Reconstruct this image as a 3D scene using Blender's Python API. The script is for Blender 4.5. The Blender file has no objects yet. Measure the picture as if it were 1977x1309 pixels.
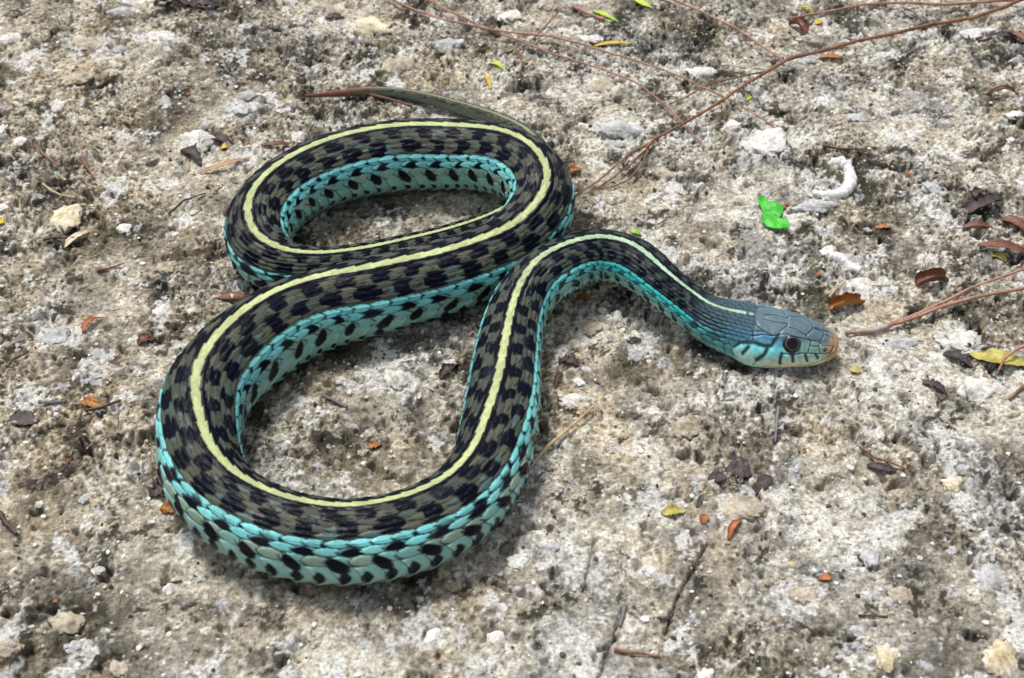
import bpy, math, random
import numpy as np
from mathutils import Vector

# ---------------------------------------------------------------- camera
SC = bpy.context.scene
COL = SC.collection
PITCH, HFOV, DIST = math.radians(45), math.radians(45), 0.386
PW, PH = 1977, 1309
cam_d = bpy.data.cameras.new("camera")
cam = bpy.data.objects.new("camera", cam_d)
COL.objects.link(cam)
CAM = np.array([0, -DIST * math.cos(PITCH), DIST * math.sin(PITCH)])
cam.location = CAM
cam.rotation_euler = (math.pi / 2 - PITCH, 0, 0)
cam_d.sensor_width = 36
cam_d.angle = HFOV
cam_d.clip_start = 0.005
cam_d.clip_end = 50
cam_d.dof.use_dof = True
cam_d.dof.focus_distance = 0.385
cam_d.dof.aperture_fstop = 26
SC.camera = cam
# ---------------------------------------------------------------- sky, sun, exposure
SUN_EL, SUN_AZ = math.radians(67), math.radians(-35)      # azimuth from +Y (away from the camera), negative = to the left
wd = bpy.data.worlds.new("World")
SC.world = wd
wd.use_nodes = True
wn = wd.node_tree.nodes
sky = wn.new("ShaderNodeTexSky")
sky.sky_type = 'NISHITA'
sky.sun_disc = False
sky.sun_elevation = SUN_EL
sky.sun_rotation = SUN_AZ
sky.dust_density = 3.0
sky.air_density = 1.0
hsv = wn.new("ShaderNodeHueSaturation")                   # thin cloud: the sky is nearly white
hsv.inputs["Saturation"].default_value = 0.35
wd.node_tree.links.new(sky.outputs[0], hsv.inputs["Color"])
wd.node_tree.links.new(hsv.outputs[0], wn["Background"].inputs[0])
wn["Background"].inputs[1].default_value = 0.075
sun_d = bpy.data.lights.new("sun", 'SUN')
sun_d.energy = 1.5
sun_d.angle = math.radians(11)
sun_d.color = (1, 0.965, 0.91)
sun = bpy.data.objects.new("sun", sun_d)
COL.objects.link(sun)
sd = Vector((math.sin(SUN_AZ) * math.cos(SUN_EL), math.cos(SUN_AZ) * math.cos(SUN_EL), math.sin(SUN_EL)))
sun.rotation_euler = sd.to_track_quat('Z', 'Y').to_euler()
sun.location = sd * 2
SC.view_settings.view_transform = 'Standard'
SC.view_settings.look = 'None'
SC.view_settings.gamma = 1
SC.view_settings.exposure = 1.12

# ---------------------------------------------------------------- helpers
rng = np.random.default_rng(7)
random.seed(7)


def at(px, py, z=0.0):
    """the point of the ground plane that the photograph shows at a pixel, in metres"""
    f = PW / 2 / math.tan(HFOV / 2)
    a, b = (px - PW / 2) / f, -(py - PH / 2) / f
    d = np.array([a, math.cos(PITCH) + b * math.sin(PITCH), -math.sin(PITCH) + b * math.cos(PITCH)])
    return CAM + d * ((z - CAM[2]) / d[2])


def hash2(ix, iy, seed):
    h = ix.astype(np.int64) * 374761393 + iy.astype(np.int64) * 668265263 + seed * 2147483647
    h = (h ^ (h >> 13)) * 1274126177
    h = (h ^ (h >> 16)) & 0xffffff
    return h / float(0x1000000)


def perlin(x, y, seed=0):
    ix, iy = np.floor(x), np.floor(y)
    fx, fy = x - ix, y - iy
    u, v = fx * fx * fx * (fx * (fx * 6 - 15) + 10), fy * fy * fy * (fy * (fy * 6 - 15) + 10)

    def g(dx, dy):
        a = hash2(ix + dx, iy + dy, seed) * (2 * math.pi)
        return np.cos(a) * (fx - dx) + np.sin(a) * (fy - dy)
    n0 = g(0, 0) * (1 - u) + g(1, 0) * u
    n1 = g(0, 1) * (1 - u) + g(1, 1) * u
    return (n0 * (1 - v) + n1 * v) * 1.5


def worley(x, y, seed=0):
    """distance to the nearest feature point and that point's random number"""
    ix, iy = np.floor(x), np.floor(y)
    best = np.full(x.shape, 9.0)
    rid = np.zeros(x.shape)
    for dx in (-1, 0, 1):
        for dy in (-1, 0, 1):
            cx, cy = ix + dx, iy + dy
            px = cx + hash2(cx, cy, seed)
            py = cy + hash2(cx, cy, seed + 31)
            d = (px - x) ** 2 + (py - y) ** 2
            m = d < best
            best = np.where(m, d, best)
            rid = np.where(m, hash2(cx, cy, seed + 77), rid)
    return np.sqrt(best), rid


def sstep(a, b, x):
    t = np.clip((x - a) / (b - a), 0, 1)
    return t * t * (3 - 2 * t)


def lerp(a, b, t):
    return a + (np.asarray(b) - a) * t[..., None]


def mesh_obj(name, verts, faces, mat, parent=None, smooth=True):
    me = bpy.data.meshes.new(name)
    verts = np.asarray(verts, dtype=np.float32)
    if isinstance(faces, np.ndarray):
        nf, k = faces.shape
        me.vertices.add(len(verts))
        me.vertices.foreach_set("co", verts.ravel())
        me.loops.add(nf * k)
        me.loops.foreach_set("vertex_index", faces.astype(np.int32).ravel())
        me.polygons.add(nf)
        me.polygons.foreach_set("loop_start", np.arange(0, nf * k, k, dtype=np.int32))
        me.update(calc_edges=True)
    else:
        me.from_pydata(verts.tolist(), [], faces)
    me.polygons.foreach_set("use_smooth", [smooth] * len(me.polygons))
    me.materials.append(mat)
    me.update()
    o = bpy.data.objects.new(name, me)
    COL.objects.link(o)
    if parent is not None:
        o.parent = parent
    return o


def tag(o, label=None, cat=None, group=None, kind=None):
    for k, v in (("label", label), ("category", cat), ("group", group), ("kind", kind)):
        if v:
            o[k] = v
    return o


def empty(name, loc=(0, 0, 0)):
    o = bpy.data.objects.new(name, None)
    o.empty_display_size = 0.01
    o.location = loc
    COL.objects.link(o)
    return o


class NT:
    """small node-tree writer"""
    def __init__(self, name):
        self.m = bpy.data.materials.new(name)
        self.m.use_nodes = True
        self.t = self.m.node_tree
        self.b = self.t.nodes["Principled BSDF"]

    def n(self, kind, **kw):
        nd = self.t.nodes.new(kind)
        for k, v in kw.items():
            setattr(nd, k, v)
        return nd

    def l(self, a, b):
        self.t.links.new(a, b)

    def coord(self):
        return self.n("ShaderNodeNewGeometry").outputs["Position"]

    def noise(self, vec, scale, detail=4, rough=0.55, dist=0.0):
        nd = self.n("ShaderNodeTexNoise")
        self.l(vec, nd.inputs["Vector"])
        nd.inputs["Scale"].default_value = scale
        nd.inputs["Detail"].default_value = detail
        nd.inputs["Roughness"].default_value = rough
        nd.inputs["Distortion"].default_value = dist
        return nd.outputs["Fac"]

    def ramp(self, fac, stops):
        nd = self.n("ShaderNodeValToRGB")
        e = nd.color_ramp.elements
        e[0].position, e[0].color = stops[0][0], (*stops[0][1], 1)
        e[1].position, e[1].color = stops[-1][0], (*stops[-1][1], 1)
        for p, c in stops[1:-1]:
            x = e.new(p)
            x.color = (*c, 1)
        self.l(fac, nd.inputs[0])
        return nd.outputs[0]

    def rng(self, fac, a, b, c=0.0, d=1.0):
        nd = self.n("ShaderNodeMapRange")
        self.l(fac, nd.inputs[0])
        for i, v in enumerate((a, b, c, d)):
            nd.inputs[i + 1].default_value = v
        return nd.outputs[0]

    def mix(self, fac, a, b, mode='MIX'):
        nd = self.n("ShaderNodeMix", data_type='RGBA', blend_type=mode)
        for s, v in ((nd.inputs[0], fac), (nd.inputs[6], a), (nd.inputs[7], b)):
            if isinstance(v, (int, float)):
                s.default_value = v
            elif isinstance(v, tuple):
                s.default_value = (*v, 1)
            else:
                self.l(v, s)
        return nd.outputs[2]

    def bump(self, h, dist, strength=1.0):
        nd = self.n("ShaderNodeBump")
        nd.inputs["Strength"].default_value = strength
        nd.inputs["Distance"].default_value = dist
        self.l(h, nd.inputs["Height"])
        self.l(nd.outputs[0], self.b.inputs["Normal"])

    def done(self, col, rough=0.9, spec=0.3):
        if isinstance(col, tuple):
            self.b.inputs["Base Color"].default_value = (*col, 1)
        else:
            self.l(col, self.b.inputs["Base Color"])
        self.b.inputs["Roughness"].default_value = rough
        self.b.inputs["Specular IOR Level"].default_value = spec
        return self.m


# ---------------------------------------------------------------- materials
def limestone():
    m = NT("weathered_limestone")
    p = m.coord()
    at_ = m.n("ShaderNodeAttribute", attribute_name="stain")
    fine = m.noise(p, 1100, 5, 0.8)
    col = m.mix(1.0, at_.outputs["Color"], m.ramp(fine, [(0.37, (0.42, 0.41, 0.39)), (0.46, (0.90, 0.90, 0.89)), (0.54, (1.09, 1.09, 1.09)), (0.64, (1.5, 1.5, 1.5))]), 'MULTIPLY')
    m.bump(fine, 0.0012, 1.0)
    return m.done(col, 0.92, 0.25)


def stone_mat(name, c1, c2, c3):
    m = NT(name)
    p = m.coord()
    a = m.noise(p, 160, 6, 0.7)
    col = m.ramp(a, [(0.32, c3), (0.48, c1), (0.66, c2)])
    f = m.noise(p, 800, 5, 0.8)
    col = m.mix(1.0, col, m.ramp(f, [(0.3, (0.5, 0.48, 0.45)), (0.5, (1, 1, 1)), (0.7, (1.25, 1.25, 1.25))]), 'MULTIPLY')
    m.bump(f, 0.0008, 0.8)
    return m.done(col, 0.9, 0.25)


M_ROCK = limestone()
M_WHITE = stone_mat("white_shell_stone", (0.68, 0.66, 0.61), (0.85, 0.84, 0.81), (0.34, 0.31, 0.25))
M_GREY = stone_mat("pale_grey_stone", (0.47, 0.47, 0.47), (0.62, 0.63, 0.65), (0.24, 0.23, 0.2))
M_CHALK = stone_mat("chalk_shell", (0.80, 0.79, 0.77), (0.86, 0.86, 0.85), (0.60, 0.58, 0.53))
M_TAN = stone_mat("tan_stone", (0.45, 0.39, 0.30), (0.60, 0.54, 0.44), (0.19, 0.165, 0.12))
M_OCHRE = stone_mat("ochre_white_stone", (0.66, 0.56, 0.38), (0.80, 0.76, 0.66), (0.40, 0.28, 0.13))


def plant_mat(name, c1, c2, scale=250, rough=0.6, trans=0.0, spec=0.4):
    m = NT(name)
    a = m.noise(m.coord(), scale, 5, 0.65)
    col = m.ramp(a, [(0.35, c1), (0.65, c2)])
    m.bump(m.noise(m.coord(), 1200, 3, 0.6), 0.0004, 0.5)
    return m.done(col, rough, spec)


# ---------------------------------------------------------------- the snake's spine (millimetres: x, y, height of the axis, radius, roll of the back in degrees), neck to tail
SPINE = [
(62.2,-0.6,8.0,7.41,-6), (54.6,5.5,9.2,6.51,0), (47.9,11.9,10.8,6.9,0), (40.7,20.8,11.3,7.96,-2), (35.6,24.9,11.0,8.37,0),
(27.7,26.7,11.1,8.49,-2), (21.3,23.6,12.3,8.76,-2), (16.2,18.2,14.4,8.82,2), (11.9,13.4,15.5,8.90,5), (7.7,9.8,14.6,9.10,5),
(3.0,3.7,11.5,8.96,2), (0.3,-4.2,9.9,9.35,0), (-1.7,-20.8,10.0,10.3,2), (-2.6,-35.1,10.2,10.73,6), (-4.2,-50.2,10.3,10.82,16),
(-6.9,-61.4,9.9,10.5,21), (-13.5,-72.3,10.2,10.73,22), (-22.5,-79.2,10.3,10.83,24), (-33.5,-83.3,10.3,10.83,26), (-44.2,-84.5,10.3,10.9,25),
(-56.7,-82.7,10.6,11.1,25), (-67.3,-78.2,10.4,11.0,26), (-76.5,-71.5,10.4,10.9,25), (-83.3,-62.2,10.6,11.2,19), (-86.7,-50.5,11.0,11.5,10),
(-87.7,-41.5,11.4,12.0,2), (-87.0,-34.0,11.8,12.4,-2), (-83.2,-25.1,12.3,12.9,-7), (-75.6,-13.9,12.5,13.1,-10), (-67.0,-5.0,12.1,12.8,-11),
(-56.5,1.6,11.7,12.31,-9), (-44.8,6.2,11.6,12.15,-4), (-34.2,10.9,11.4,11.96,0), (-23.2,15.1,11.2,11.78,0), (-13.0,20.4,11.1,11.5,0),
(-0.6,29.2,12.2,11.0,6), (7.3,39.0,15.0,10.91,9), (9.9,47.6,16.9,10.8,8), (8.4,55.6,17.5,11.1,7), (3.5,63.8,17.2,11.7,8),
(-5.0,71.8,15.7,12.1,5), (-15.1,77.3,13.2,12.2,4), (-26.5,79.4,12.0,12.40,5), (-38.3,78.7,12.0,12.5,7), (-51.9,75.9,11.7,12.29,7),
(-64.4,70.0,11.6,12.1,7), (-75.2,61.1,11.1,11.6,9), (-81.6,49.5,11.0,11.5,11), (-83.4,38.5,10.4,11.0,10), (-80.3,29.0,9.3,9.8,6),
(-72.2,23.4,8.4,8.8,0), (-62.1,23.4,7.4,7.8,-3), (-48.2,27.6,6.6,6.90,-3), (-32.1,34.4,6.0,6.30,-4), (-18.7,40.9,5.5,5.77,-5),
(-7.0,48.3,5.2,5.50,-5), (2.0,57.7,4.9,5.14,-2), (8.4,69.4,4.6,4.89,0), (10.5,84.7,4.4,4.64,0), (6.0,100.0,4.0,4.18,0),
(-2.6,110.0,3.5,3.48,0), (-14.8,118.4,3.2,3.04,0), (-30.9,126.9,2.9,2.58,0), (-42.5,131.5,2.6,2.30,0), (-57.1,133.5,2.2,1.91,0),
(-66.2,132.6,1.9,1.50,0), (-80.3,131.6,1.3,0.45,0)]
TIP = np.array([99.5, -8.1])
HEAD_T = 38.0
# head sections: distance behind the snout, half width, top height, bottom height
HEAD = np.array([
(0.00, 0.05, 5.6, 5.2), (0.15, 1.7, 6.8, 4.0), (0.5, 2.9, 7.5, 3.3), (1.2, 3.9, 8.2, 2.5), (2.4, 5.0, 9.0, 1.7), (4, 6.0, 9.8, 1.1), (7, 7.3, 11.0, 0.5),
(10, 8.3, 11.9, 0.2), (13, 9.1, 12.5, 0.05), (16, 9.9, 12.8, 0.0), (20, 10.9, 13.0, 0.0), (24, 11.3, 13.2, 0.0), (28, 10.9, 13.6, 0.1), (32, 9.7, 14.2, 0.3),
(36, 8.3, 15.1, 0.7), (40, 7.3, 15.5, 1.0)])


def catmull(pts, n):
    """centripetal Catmull-Rom through rows of pts"""
    p = np.vstack([2 * pts[0] - pts[1], pts, 2 * pts[-1] - pts[-2]])
    d = np.sqrt(np.linalg.norm(np.diff(p[:, :3], axis=0), axis=1))
    t = np.concatenate([[0], np.cumsum(d)])
    out = []
    for i in range(1, len(p) - 2):
        u = np.linspace(t[i], t[i + 1], n, endpoint=False)[:, None]
        def lp(a, b, ta, tb): return (tb - u) / (tb - ta) * a + (u - ta) / (tb - ta) * b
        a1, a2, a3 = lp(p[i-1], p[i], t[i-1], t[i]), lp(p[i], p[i+1], t[i], t[i+1]), lp(p[i+1], p[i+2], t[i+1], t[i+2])
        b1, b2 = lp(a1, a2, t[i-1], t[i+1]), lp(a2, a3, t[i], t[i+2])
        out.append(lp(b1, b2, t[i], t[i+1]))
    out.append(pts[-1][None])
    return np.vstack(out)


def smooth1(a, k, it):
    for _ in range(it):
        b = np.concatenate([[a[0]] * k, a, [a[-1]] * k]) if a.ndim == 1 else np.vstack([a[:1].repeat(k, 0), a, a[-1:].repeat(k, 0)])
        a = sum(b[i:i + len(a)] for i in range(2 * k + 1)) / (2 * k + 1)
    return a


st0 = np.array(SPINE[0][:2])
hd = (st0 - TIP) / np.linalg.norm(st0 - TIP)
hpts = [(*(TIP + hd * t), 6.5 + t * 0.03, 6.0, 0) for t in (0, 6, 12, 18, 24, 30)]
ctrl = np.array(hpts + [tuple(s) for s in SPINE], dtype=float)
dense = catmull(ctrl, 40)
seg = np.linalg.norm(np.diff(dense[:, :3], axis=0), axis=1)
S = np.concatenate([[0], np.cumsum(seg)])
sg = np.arange(0, S[-1], 0.25)
dn = np.stack([np.interp(sg, S, dense[:, i]) for i in range(5)], 1)
mid = smooth1(dn, 5, 3)
w_ = sstep(2, 8, sg)[:, None] * sstep(0, 8, sg[-1] - sg)[:, None]
dn = mid * w_ + dn * (1 - w_)
TOTAL = sg[-1]
RAD = smooth1(dn[:, 3], 20, 3)
RAD = np.where(sg > TOTAL - 30, dn[:, 3], RAD) * np.interp(sg, [TOTAL - 110, TOTAL - 90], [1, 0.9])
wid = np.where(sg < 40, np.interp(sg, HEAD[:, 0], HEAD[:, 1]), RAD)
top = np.where(sg < 40, np.interp(sg, HEAD[:, 0], HEAD[:, 2]), dn[:, 2] + RAD)
bot = np.where(sg < 40, np.interp(sg, HEAD[:, 0], HEAD[:, 3]), dn[:, 2] - 0.95 * RAD)
sm = (sg > 3)
wid, top, bot = [np.where(sm, smooth1(a, 6, 3), a) for a in (wid, top, bot)]
AX = dn[:, :2]
TAN = np.gradient(AX, sg, axis=0)
TAN /= np.linalg.norm(TAN, axis=1)[:, None]
HEAD_DIR = TAN[20].copy()
LAT = np.stack([TAN[:, 1], -TAN[:, 0]], 1)           # cross(tangent, up)
KAP = np.gradient(np.unwrap(np.arctan2(TAN[:, 1], TAN[:, 0])), sg)
ROLL = np.radians(smooth1(dn[:, 4], 20, 2))

# ---------------------------------------------------------------- the ground: one sheet of weathered limestone
CRACKS = [[(1367, 1040), (1352, 1075), (1330, 1108), (1312, 1140), (1298, 1185), (1285, 1225)],
          [(1149, 1032), (1140, 1080), (1128, 1135)], [(1458, 930), (1470, 965), (1480, 995)],
          [(1205, 1165), (1190, 1215), (1172, 1252), (1160, 1300)], [(950, 1120), (1010, 1145), (1085, 1170)],
          [(120, 312), (165, 300), (190, 283)], [(2, 395), (35, 412), (68, 425)], [(285, 640), (310, 652)]]
LEDGES = [(1470, 285, 75, 3.2), (130, 285, 70, 2.6), (60, 405, 45, 2.0), (860, 95, 40, 2.5), (1430, 255, 45, 2.5), (1230, 690, 60, 1.6), (770, 760, 60, 2.0),
          (400, 370, 60, 2.2), (1000, 130, 70, 2), (1330, 830, 60, 1.8), (1440, 980, 80, 1.8), (1580, 410, 60, 1.6), (250, 170, 60, 1.8), (520, 160, 80, 1.6)]
HOLES = [(1000, 930, 40, 2.5), (1165, 1268, 16, 3.5), (310, 650, 14, 2.5), (1520, 265, 35, 2.2), (1590, 420, 30, 2.2), (1610, 75, 28, 2.2), (1950, 115, 40, 2), (60, 440, 40, 2),
         (640, 470, 30, 1.5), (1540, 520, 40, 1.6), (1480, 1125, 26, 1.8), (560, 1075, 40, 1.6), (1230, 630, 50, 1.5), (1560, 720, 60, 1.2), (180, 400, 35, 1.8), (1090, 590, 40, 1.4)]


def ground_height(x, y):
    """height of the rock in metres for coordinates in metres"""
    X, Y = x * 1000, y * 1000
    wx = X + 4 * perlin(X / 17, Y / 17, 11)
    wy = Y + 4 * perlin(X / 17, Y / 17, 12)
    global GRAIN
    h = 2.4 * perlin(X / 95, Y / 95, 1) + 1.5 * perlin(wx / 34, wy / 34, 2)
    h += 1.1 * perlin(wx / 13, wy / 13, 3) + 0.8 * np.abs(perlin(wx / 7.5, wy / 7.5, 4))
    # worn smooth in front and to the right, pitted round the middle and the left
    rough = sstep(-0.5, 0.55, perlin(X / 48, Y / 48, 5) + 0.25 * perlin(X / 19, Y / 19, 25) - 0.32 * sstep(-45, -105, Y) - 0.25 * sstep(40, 110, X) * sstep(10, -60, Y) + 0.16 * sstep(-20, 60, Y))
    rough = 0.22 + 1.1 * rough
    d1, r1 = worley(wx / 4.2, wy / 4.2, 3)
    h += rough * 0.8 * np.clip(1 - (d1 / (0.35 + 0.4 * r1)) ** 2, 0, 1) ** 0.6 * (0.1 + 0.9 * r1 ** 2)
    d2, r2 = worley(X / 1.5, Y / 1.5, 8)
    h += (0.25 + rough * 0.75) * 0.62 * np.clip(1 - (d2 / 0.62) ** 2, 0, 1) ** 0.6 * (0.2 + 0.8 * r2)
    GRAIN = (r1, d1, r2, d2, rough)
    h += (0.3 + 0.7 * rough) * (0.55 * perlin(X / 2.3, Y / 2.3, 6) + 0.5 * perlin(X / 1.15, Y / 1.15, 7))
    pit = perlin(wx / 8.5, wy / 8.5, 9) + 0.4 * perlin(X / 2.5, Y / 2.5, 10)
    h -= 3.0 * sstep(0.42, 0.75, pit + 0.12 * (rough - 0.9))
    pit2 = perlin(X / 3.3, Y / 3.3, 13)
    h -= 2.0 * sstep(0.47, 0.70, pit2 + 0.25 * (rough - 0.9))
    p9, p6 = 2.5 * perlin(X / 9, Y / 9, 21), 2.2 * perlin(X / 6, Y / 6, 22)
    for px, py, r, a in LEDGES:
        q = at(px, py) * 1000
        rr = r * 0.165
        d = np.hypot(X - q[0], (Y - q[1])) + p9
        h += a * (1 - sstep(rr * 0.75, rr * 1.2, d))
    for px, py, r, a in HOLES:
        q = at(px, py) * 1000
        rr = r * 0.165
        d = np.hypot(X - q[0], (Y - q[1])) + p6
        h -= a * (1 - sstep(rr * 0.3, rr * 1.2, d))
    for pl in CRACKS:
        pts = [at(*p)[:2] * 1000 for p in pl]
        for a, b in zip(pts[:-1], pts[1:]):
            ab = b - a
            lo, hi = np.minimum(a, b) - 5, np.maximum(a, b) + 5
            m = (X > lo[0]) & (X < hi[0]) & (Y > lo[1]) & (Y < hi[1])
            if not m.any():
                continue
            xx, yy = X[m] + 0.9 * perlin(X[m] / 2.2, Y[m] / 2.2, 30), Y[m] + 0.9 * perlin(X[m] / 2.2, Y[m] / 2.2, 31)
            t = np.clip(((xx - a[0]) * ab[0] + (yy - a[1]) * ab[1]) / (ab @ ab), 0, 1)
            d = np.hypot(xx - a[0] - t * ab[0], yy - a[1] - t * ab[1])
            h[m] = np.minimum(h[m], h[m] - 2.6 * (1 - sstep(0.15, 0.75, d)))
    # the rock lies under the snake: it never stands into the body by more than the soft belly gives
    h -= 1.2
    near = np.full(X.shape, 99.0)
    xs, ys = X[0], Y[:, 0]
    for i in range(0, len(sg), 4):
        a = AX[i]
        r = max(wid[i], 1.0)
        i0, i1 = np.searchsorted(xs, (a[0] - r - 6, a[0] + r + 6))
        j0, j1 = np.searchsorted(ys, (a[1] - r - 6, a[1] + r + 6))
        d = np.hypot(X[j0:j1, i0:i1] - a[0], Y[j0:j1, i0:i1] - a[1])
        hz = (top[i] - bot[i]) / 2
        under = bot[i] + hz - hz * np.sqrt(np.clip(1 - (d / r) ** 2, 0, 1)) + 0.35 * (d < r) + np.clip(d - r, 0, 99) * 0.8
        near[j0:j1, i0:i1] = np.minimum(near[j0:j1, i0:i1], under)
    h = np.minimum(h, near)
    return h / 1000


def axis_coords(lo, hi, step, far):
    core = np.arange(lo, hi + step / 2, step)
    g = step * np.cumprod(np.full(48, 1.16))
    a = lo - np.cumsum(g)
    b = hi + np.cumsum(g)
    return np.concatenate([a[a > -far][::-1], core, b[b < far]])


GX = axis_coords(-0.236, 0.236, 0.00046, 4)
GY = axis_coords(-0.132, 0.214, 0.00046, 4)
gx, gy = np.meshgrid(GX, GY)
GZ = ground_height(gx, gy)


# chalky shell crusts set in the rock: pixel, half width, half height
CRUST = [(1850, 655, 52, 26), (1725, 662, 60, 26), (1668, 548, 34, 22), (1640, 505, 34, 16), (1765, 700, 30, 22), (1240, 645, 34, 30), (1420, 985, 44, 30), (820, 1225, 58, 34), (1910, 1110, 26, 44), (1955, 1170, 20, 36),
         (1470, 290, 56, 36), (1195, 250, 50, 26), (470, 208, 32, 26), (395, 272, 34, 26), (1580, 360, 60, 40), (955, 230, 60, 22), (1135, 625, 40, 30), (770, 750, 40, 30), (1700, 1000, 60, 40), (1530, 1150, 50, 26),
         (170, 85, 50, 24), (310, 70, 34, 16), (110, 650, 46, 34), (200, 700, 44, 34), (640, 640, 30, 26), (700, 720, 40, 26), (1800, 385, 40, 24), (1900, 60, 44, 18), (1680, 545, 30, 26), (1120, 1080, 60, 36), (1260, 960, 60, 30)]


def ground_colour(X, Y):
    """colour of the stone, grain by grain, with ochre, grey and dark organic stains that have their own outlines"""
    r1, d1, r2, d2, rough = GRAIN
    X, Y = X * 1000, Y * 1000

    def fb(s, seed, o=4, gain=0.6):
        a, t = 0, 0
        for i in range(o):
            a = a + gain ** i * perlin(X / s * 2 ** i, Y / s * 2 ** i, seed + i)
            t += gain ** i
        a = a / t
        return a / a[::7, ::7].std()                         # in standard deviations
    C = np.broadcast_to(np.array([0.475, 0.435, 0.365]), X.shape + (3,))
    n1, n2 = fb(34, 101, 4, 0.65), fb(50, 111, 5, 0.6)
    C = lerp(C, (0.58, 0.545, 0.475), sstep(-0.2, 1.5, n1) * 0.9)
    C = lerp(C, (0.34, 0.295, 0.22), sstep(0.3, 1.6, -n1) * 0.75)
    C = lerp(C, (0.58, 0.48, 0.34), sstep(0.8, 2.2, n2) * 0.55)
    C = lerp(C, (0.45, 0.45, 0.445), sstep(0.8, 2.0, -n2) * 0.6)
    warm = np.clip(-X / 260 + 0.25, 0, 1)                    # the rock is browner towards its western side
    C = lerp(C, C * np.array([0.90, 0.85, 0.76]), warm * 0.8)
    # grains
    q2 = np.interp(r2, [0, 0.12, 0.17, 0.5, 0.8, 0.86, 1], [0.25, 0.35, 0.70, 0.97, 1.15, 1.45, 1.65])
    q1 = np.interp(r1, [0, 0.05, 0.09, 0.5, 0.90, 0.94, 1], [0.5, 0.65, 0.9, 1.0, 1.08, 1.35, 1.5])
    rz = sstep(0.35, 1.2, rough)
    C = C * (1 + (q2 - 1) * sstep(0.62, 0.42, d2) * (0.42 + 0.58 * rz))[..., None] * (1 + (q1 - 1) * sstep(0.6, 0.4, d1))[..., None]
    f1, f2 = fb(1.9, 121, 2, 0.8), fb(17, 131, 6, 0.74)
    C = C * np.clip(1 + (0.17 + 0.15 * rz) * f1, 0.25, 1.8)[..., None]
    C = C * np.clip(1 + 0.17 * fb(20, 181, 3, 0.6) + 0.10 * fb(75, 191, 3, 0.6), 0.5, 1.45)[..., None]
    # dark lichen and soil
    C = lerp(C, (0.045, 0.040, 0.028), sstep(0.88, 1.5, f2 + 0.45 * f1 + 0.6 * (rough - 0.85)) * 0.88)
    C = lerp(C, (0.070, 0.066, 0.034), sstep(1.3, 2.2, fb(30, 141, 5, 0.72) + 0.5 * f1 + 0.4 * (rough - 0.85)) * 0.7)
    # chalky shell crust
    f3 = fb(17, 151, 5, 0.7)
    crust = sstep(1.35, 1.8, f3 + 0.3 * f1) * 0.9
    edge_ = 0.42 * fb(9, 171, 4, 0.7)
    for px, py, w, h_ in CRUST:
        p = at(px, py) * 1000
        k = np.linalg.norm(p / 1000 - CAM) * 0.41
        i0, i1 = np.searchsorted(X[0], (p[0] - w * k * 2, p[0] + w * k * 2))
        j0, j1 = np.searchsorted(Y[:, 0], (p[1] - h_ * k * 3, p[1] + h_ * k * 3))
        sl = (slice(j0, j1), slice(i0, i1))
        d = np.hypot((X[sl] - p[0]) / (w * k), (Y[sl] - p[1]) / (h_ * k * 1.4)) + edge_[sl]
        crust[sl] = np.maximum(crust[sl], sstep(1.05, 0.75, d) * 0.85 * np.clip(0.85 + 0.35 * f1[sl], 0, 1))
    C = lerp(C, (0.76, 0.75, 0.72), crust)
    C = lerp(C, (0.58, 0.59, 0.62), sstep(1.8, 2.1, fb(7, 161, 4, 0.65)) * 0.8)
    C = C * ((C.mean(-1) / 0.38) ** 0.16)[..., None] * np.array([1.0, 1.0, 0.99])
    return np.clip(C, 0.010, 0.86)


GC = ground_colour(gx, gy)
nx, ny = len(GX), len(GY)
idx = np.arange(nx * ny).reshape(ny, nx)
gf = np.stack([idx[:-1, :-1], idx[:-1, 1:], idx[1:, 1:], idx[1:, :-1]], -1).reshape(-1, 4)
ground = mesh_obj("rock_ground", np.stack([gx, gy, GZ], -1).reshape(-1, 3), gf, M_ROCK)
gca = ground.data.color_attributes.new("stain", 'FLOAT_COLOR', 'POINT')
gca.data.foreach_set("color", np.concatenate([GC, np.ones(GC.shape[:2] + (1,))], -1).astype(np.float32).ravel())
tag(ground, "rough tan and grey limestone covering the whole ground", "ground", kind="structure")


def gz(x, y):
    """height of the rock at a point"""
    i = np.clip(np.searchsorted(GX, x) - 1, 0, nx - 2)
    j = np.clip(np.searchsorted(GY, y) - 1, 0, ny - 2)
    u, v = (x - GX[i]) / (GX[i + 1] - GX[i]), (y - GY[j]) / (GY[j + 1] - GY[j])
    return float((GZ[j, i] * (1 - u) + GZ[j, i + 1] * u) * (1 - v) + (GZ[j + 1, i] * (1 - u) + GZ[j + 1, i + 1] * u) * v)


def gmax(x, y, r=0.0012):
    return max(gz(x + a * r, y + b * r) for a in (-1, 0, 1) for b in (-1, 0, 1))


# ---------------------------------------------------------------- the snake
def spot(k, a, kc, ac, kh, ah, period=2.0, ex=2.6):
    """1 inside a rounded dark spot repeated along the body"""
    j = np.floor((k - kc + period / 2) / period)
    salt = int(ac * 10)
    dk = (k - kc + period / 2) % period - period / 2 + 0.16 * (hash2(j, j * 0 + salt, 61) - 0.5)
    kh = kh * (0.88 + 0.24 * hash2(j, j * 0 + salt, 62))
    ah = ah * (0.9 + 0.2 * hash2(j, j * 0 + salt, 63))
    return (np.abs(dk) / kh) ** ex + (np.abs(a - ac) / ah) ** ex


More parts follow.
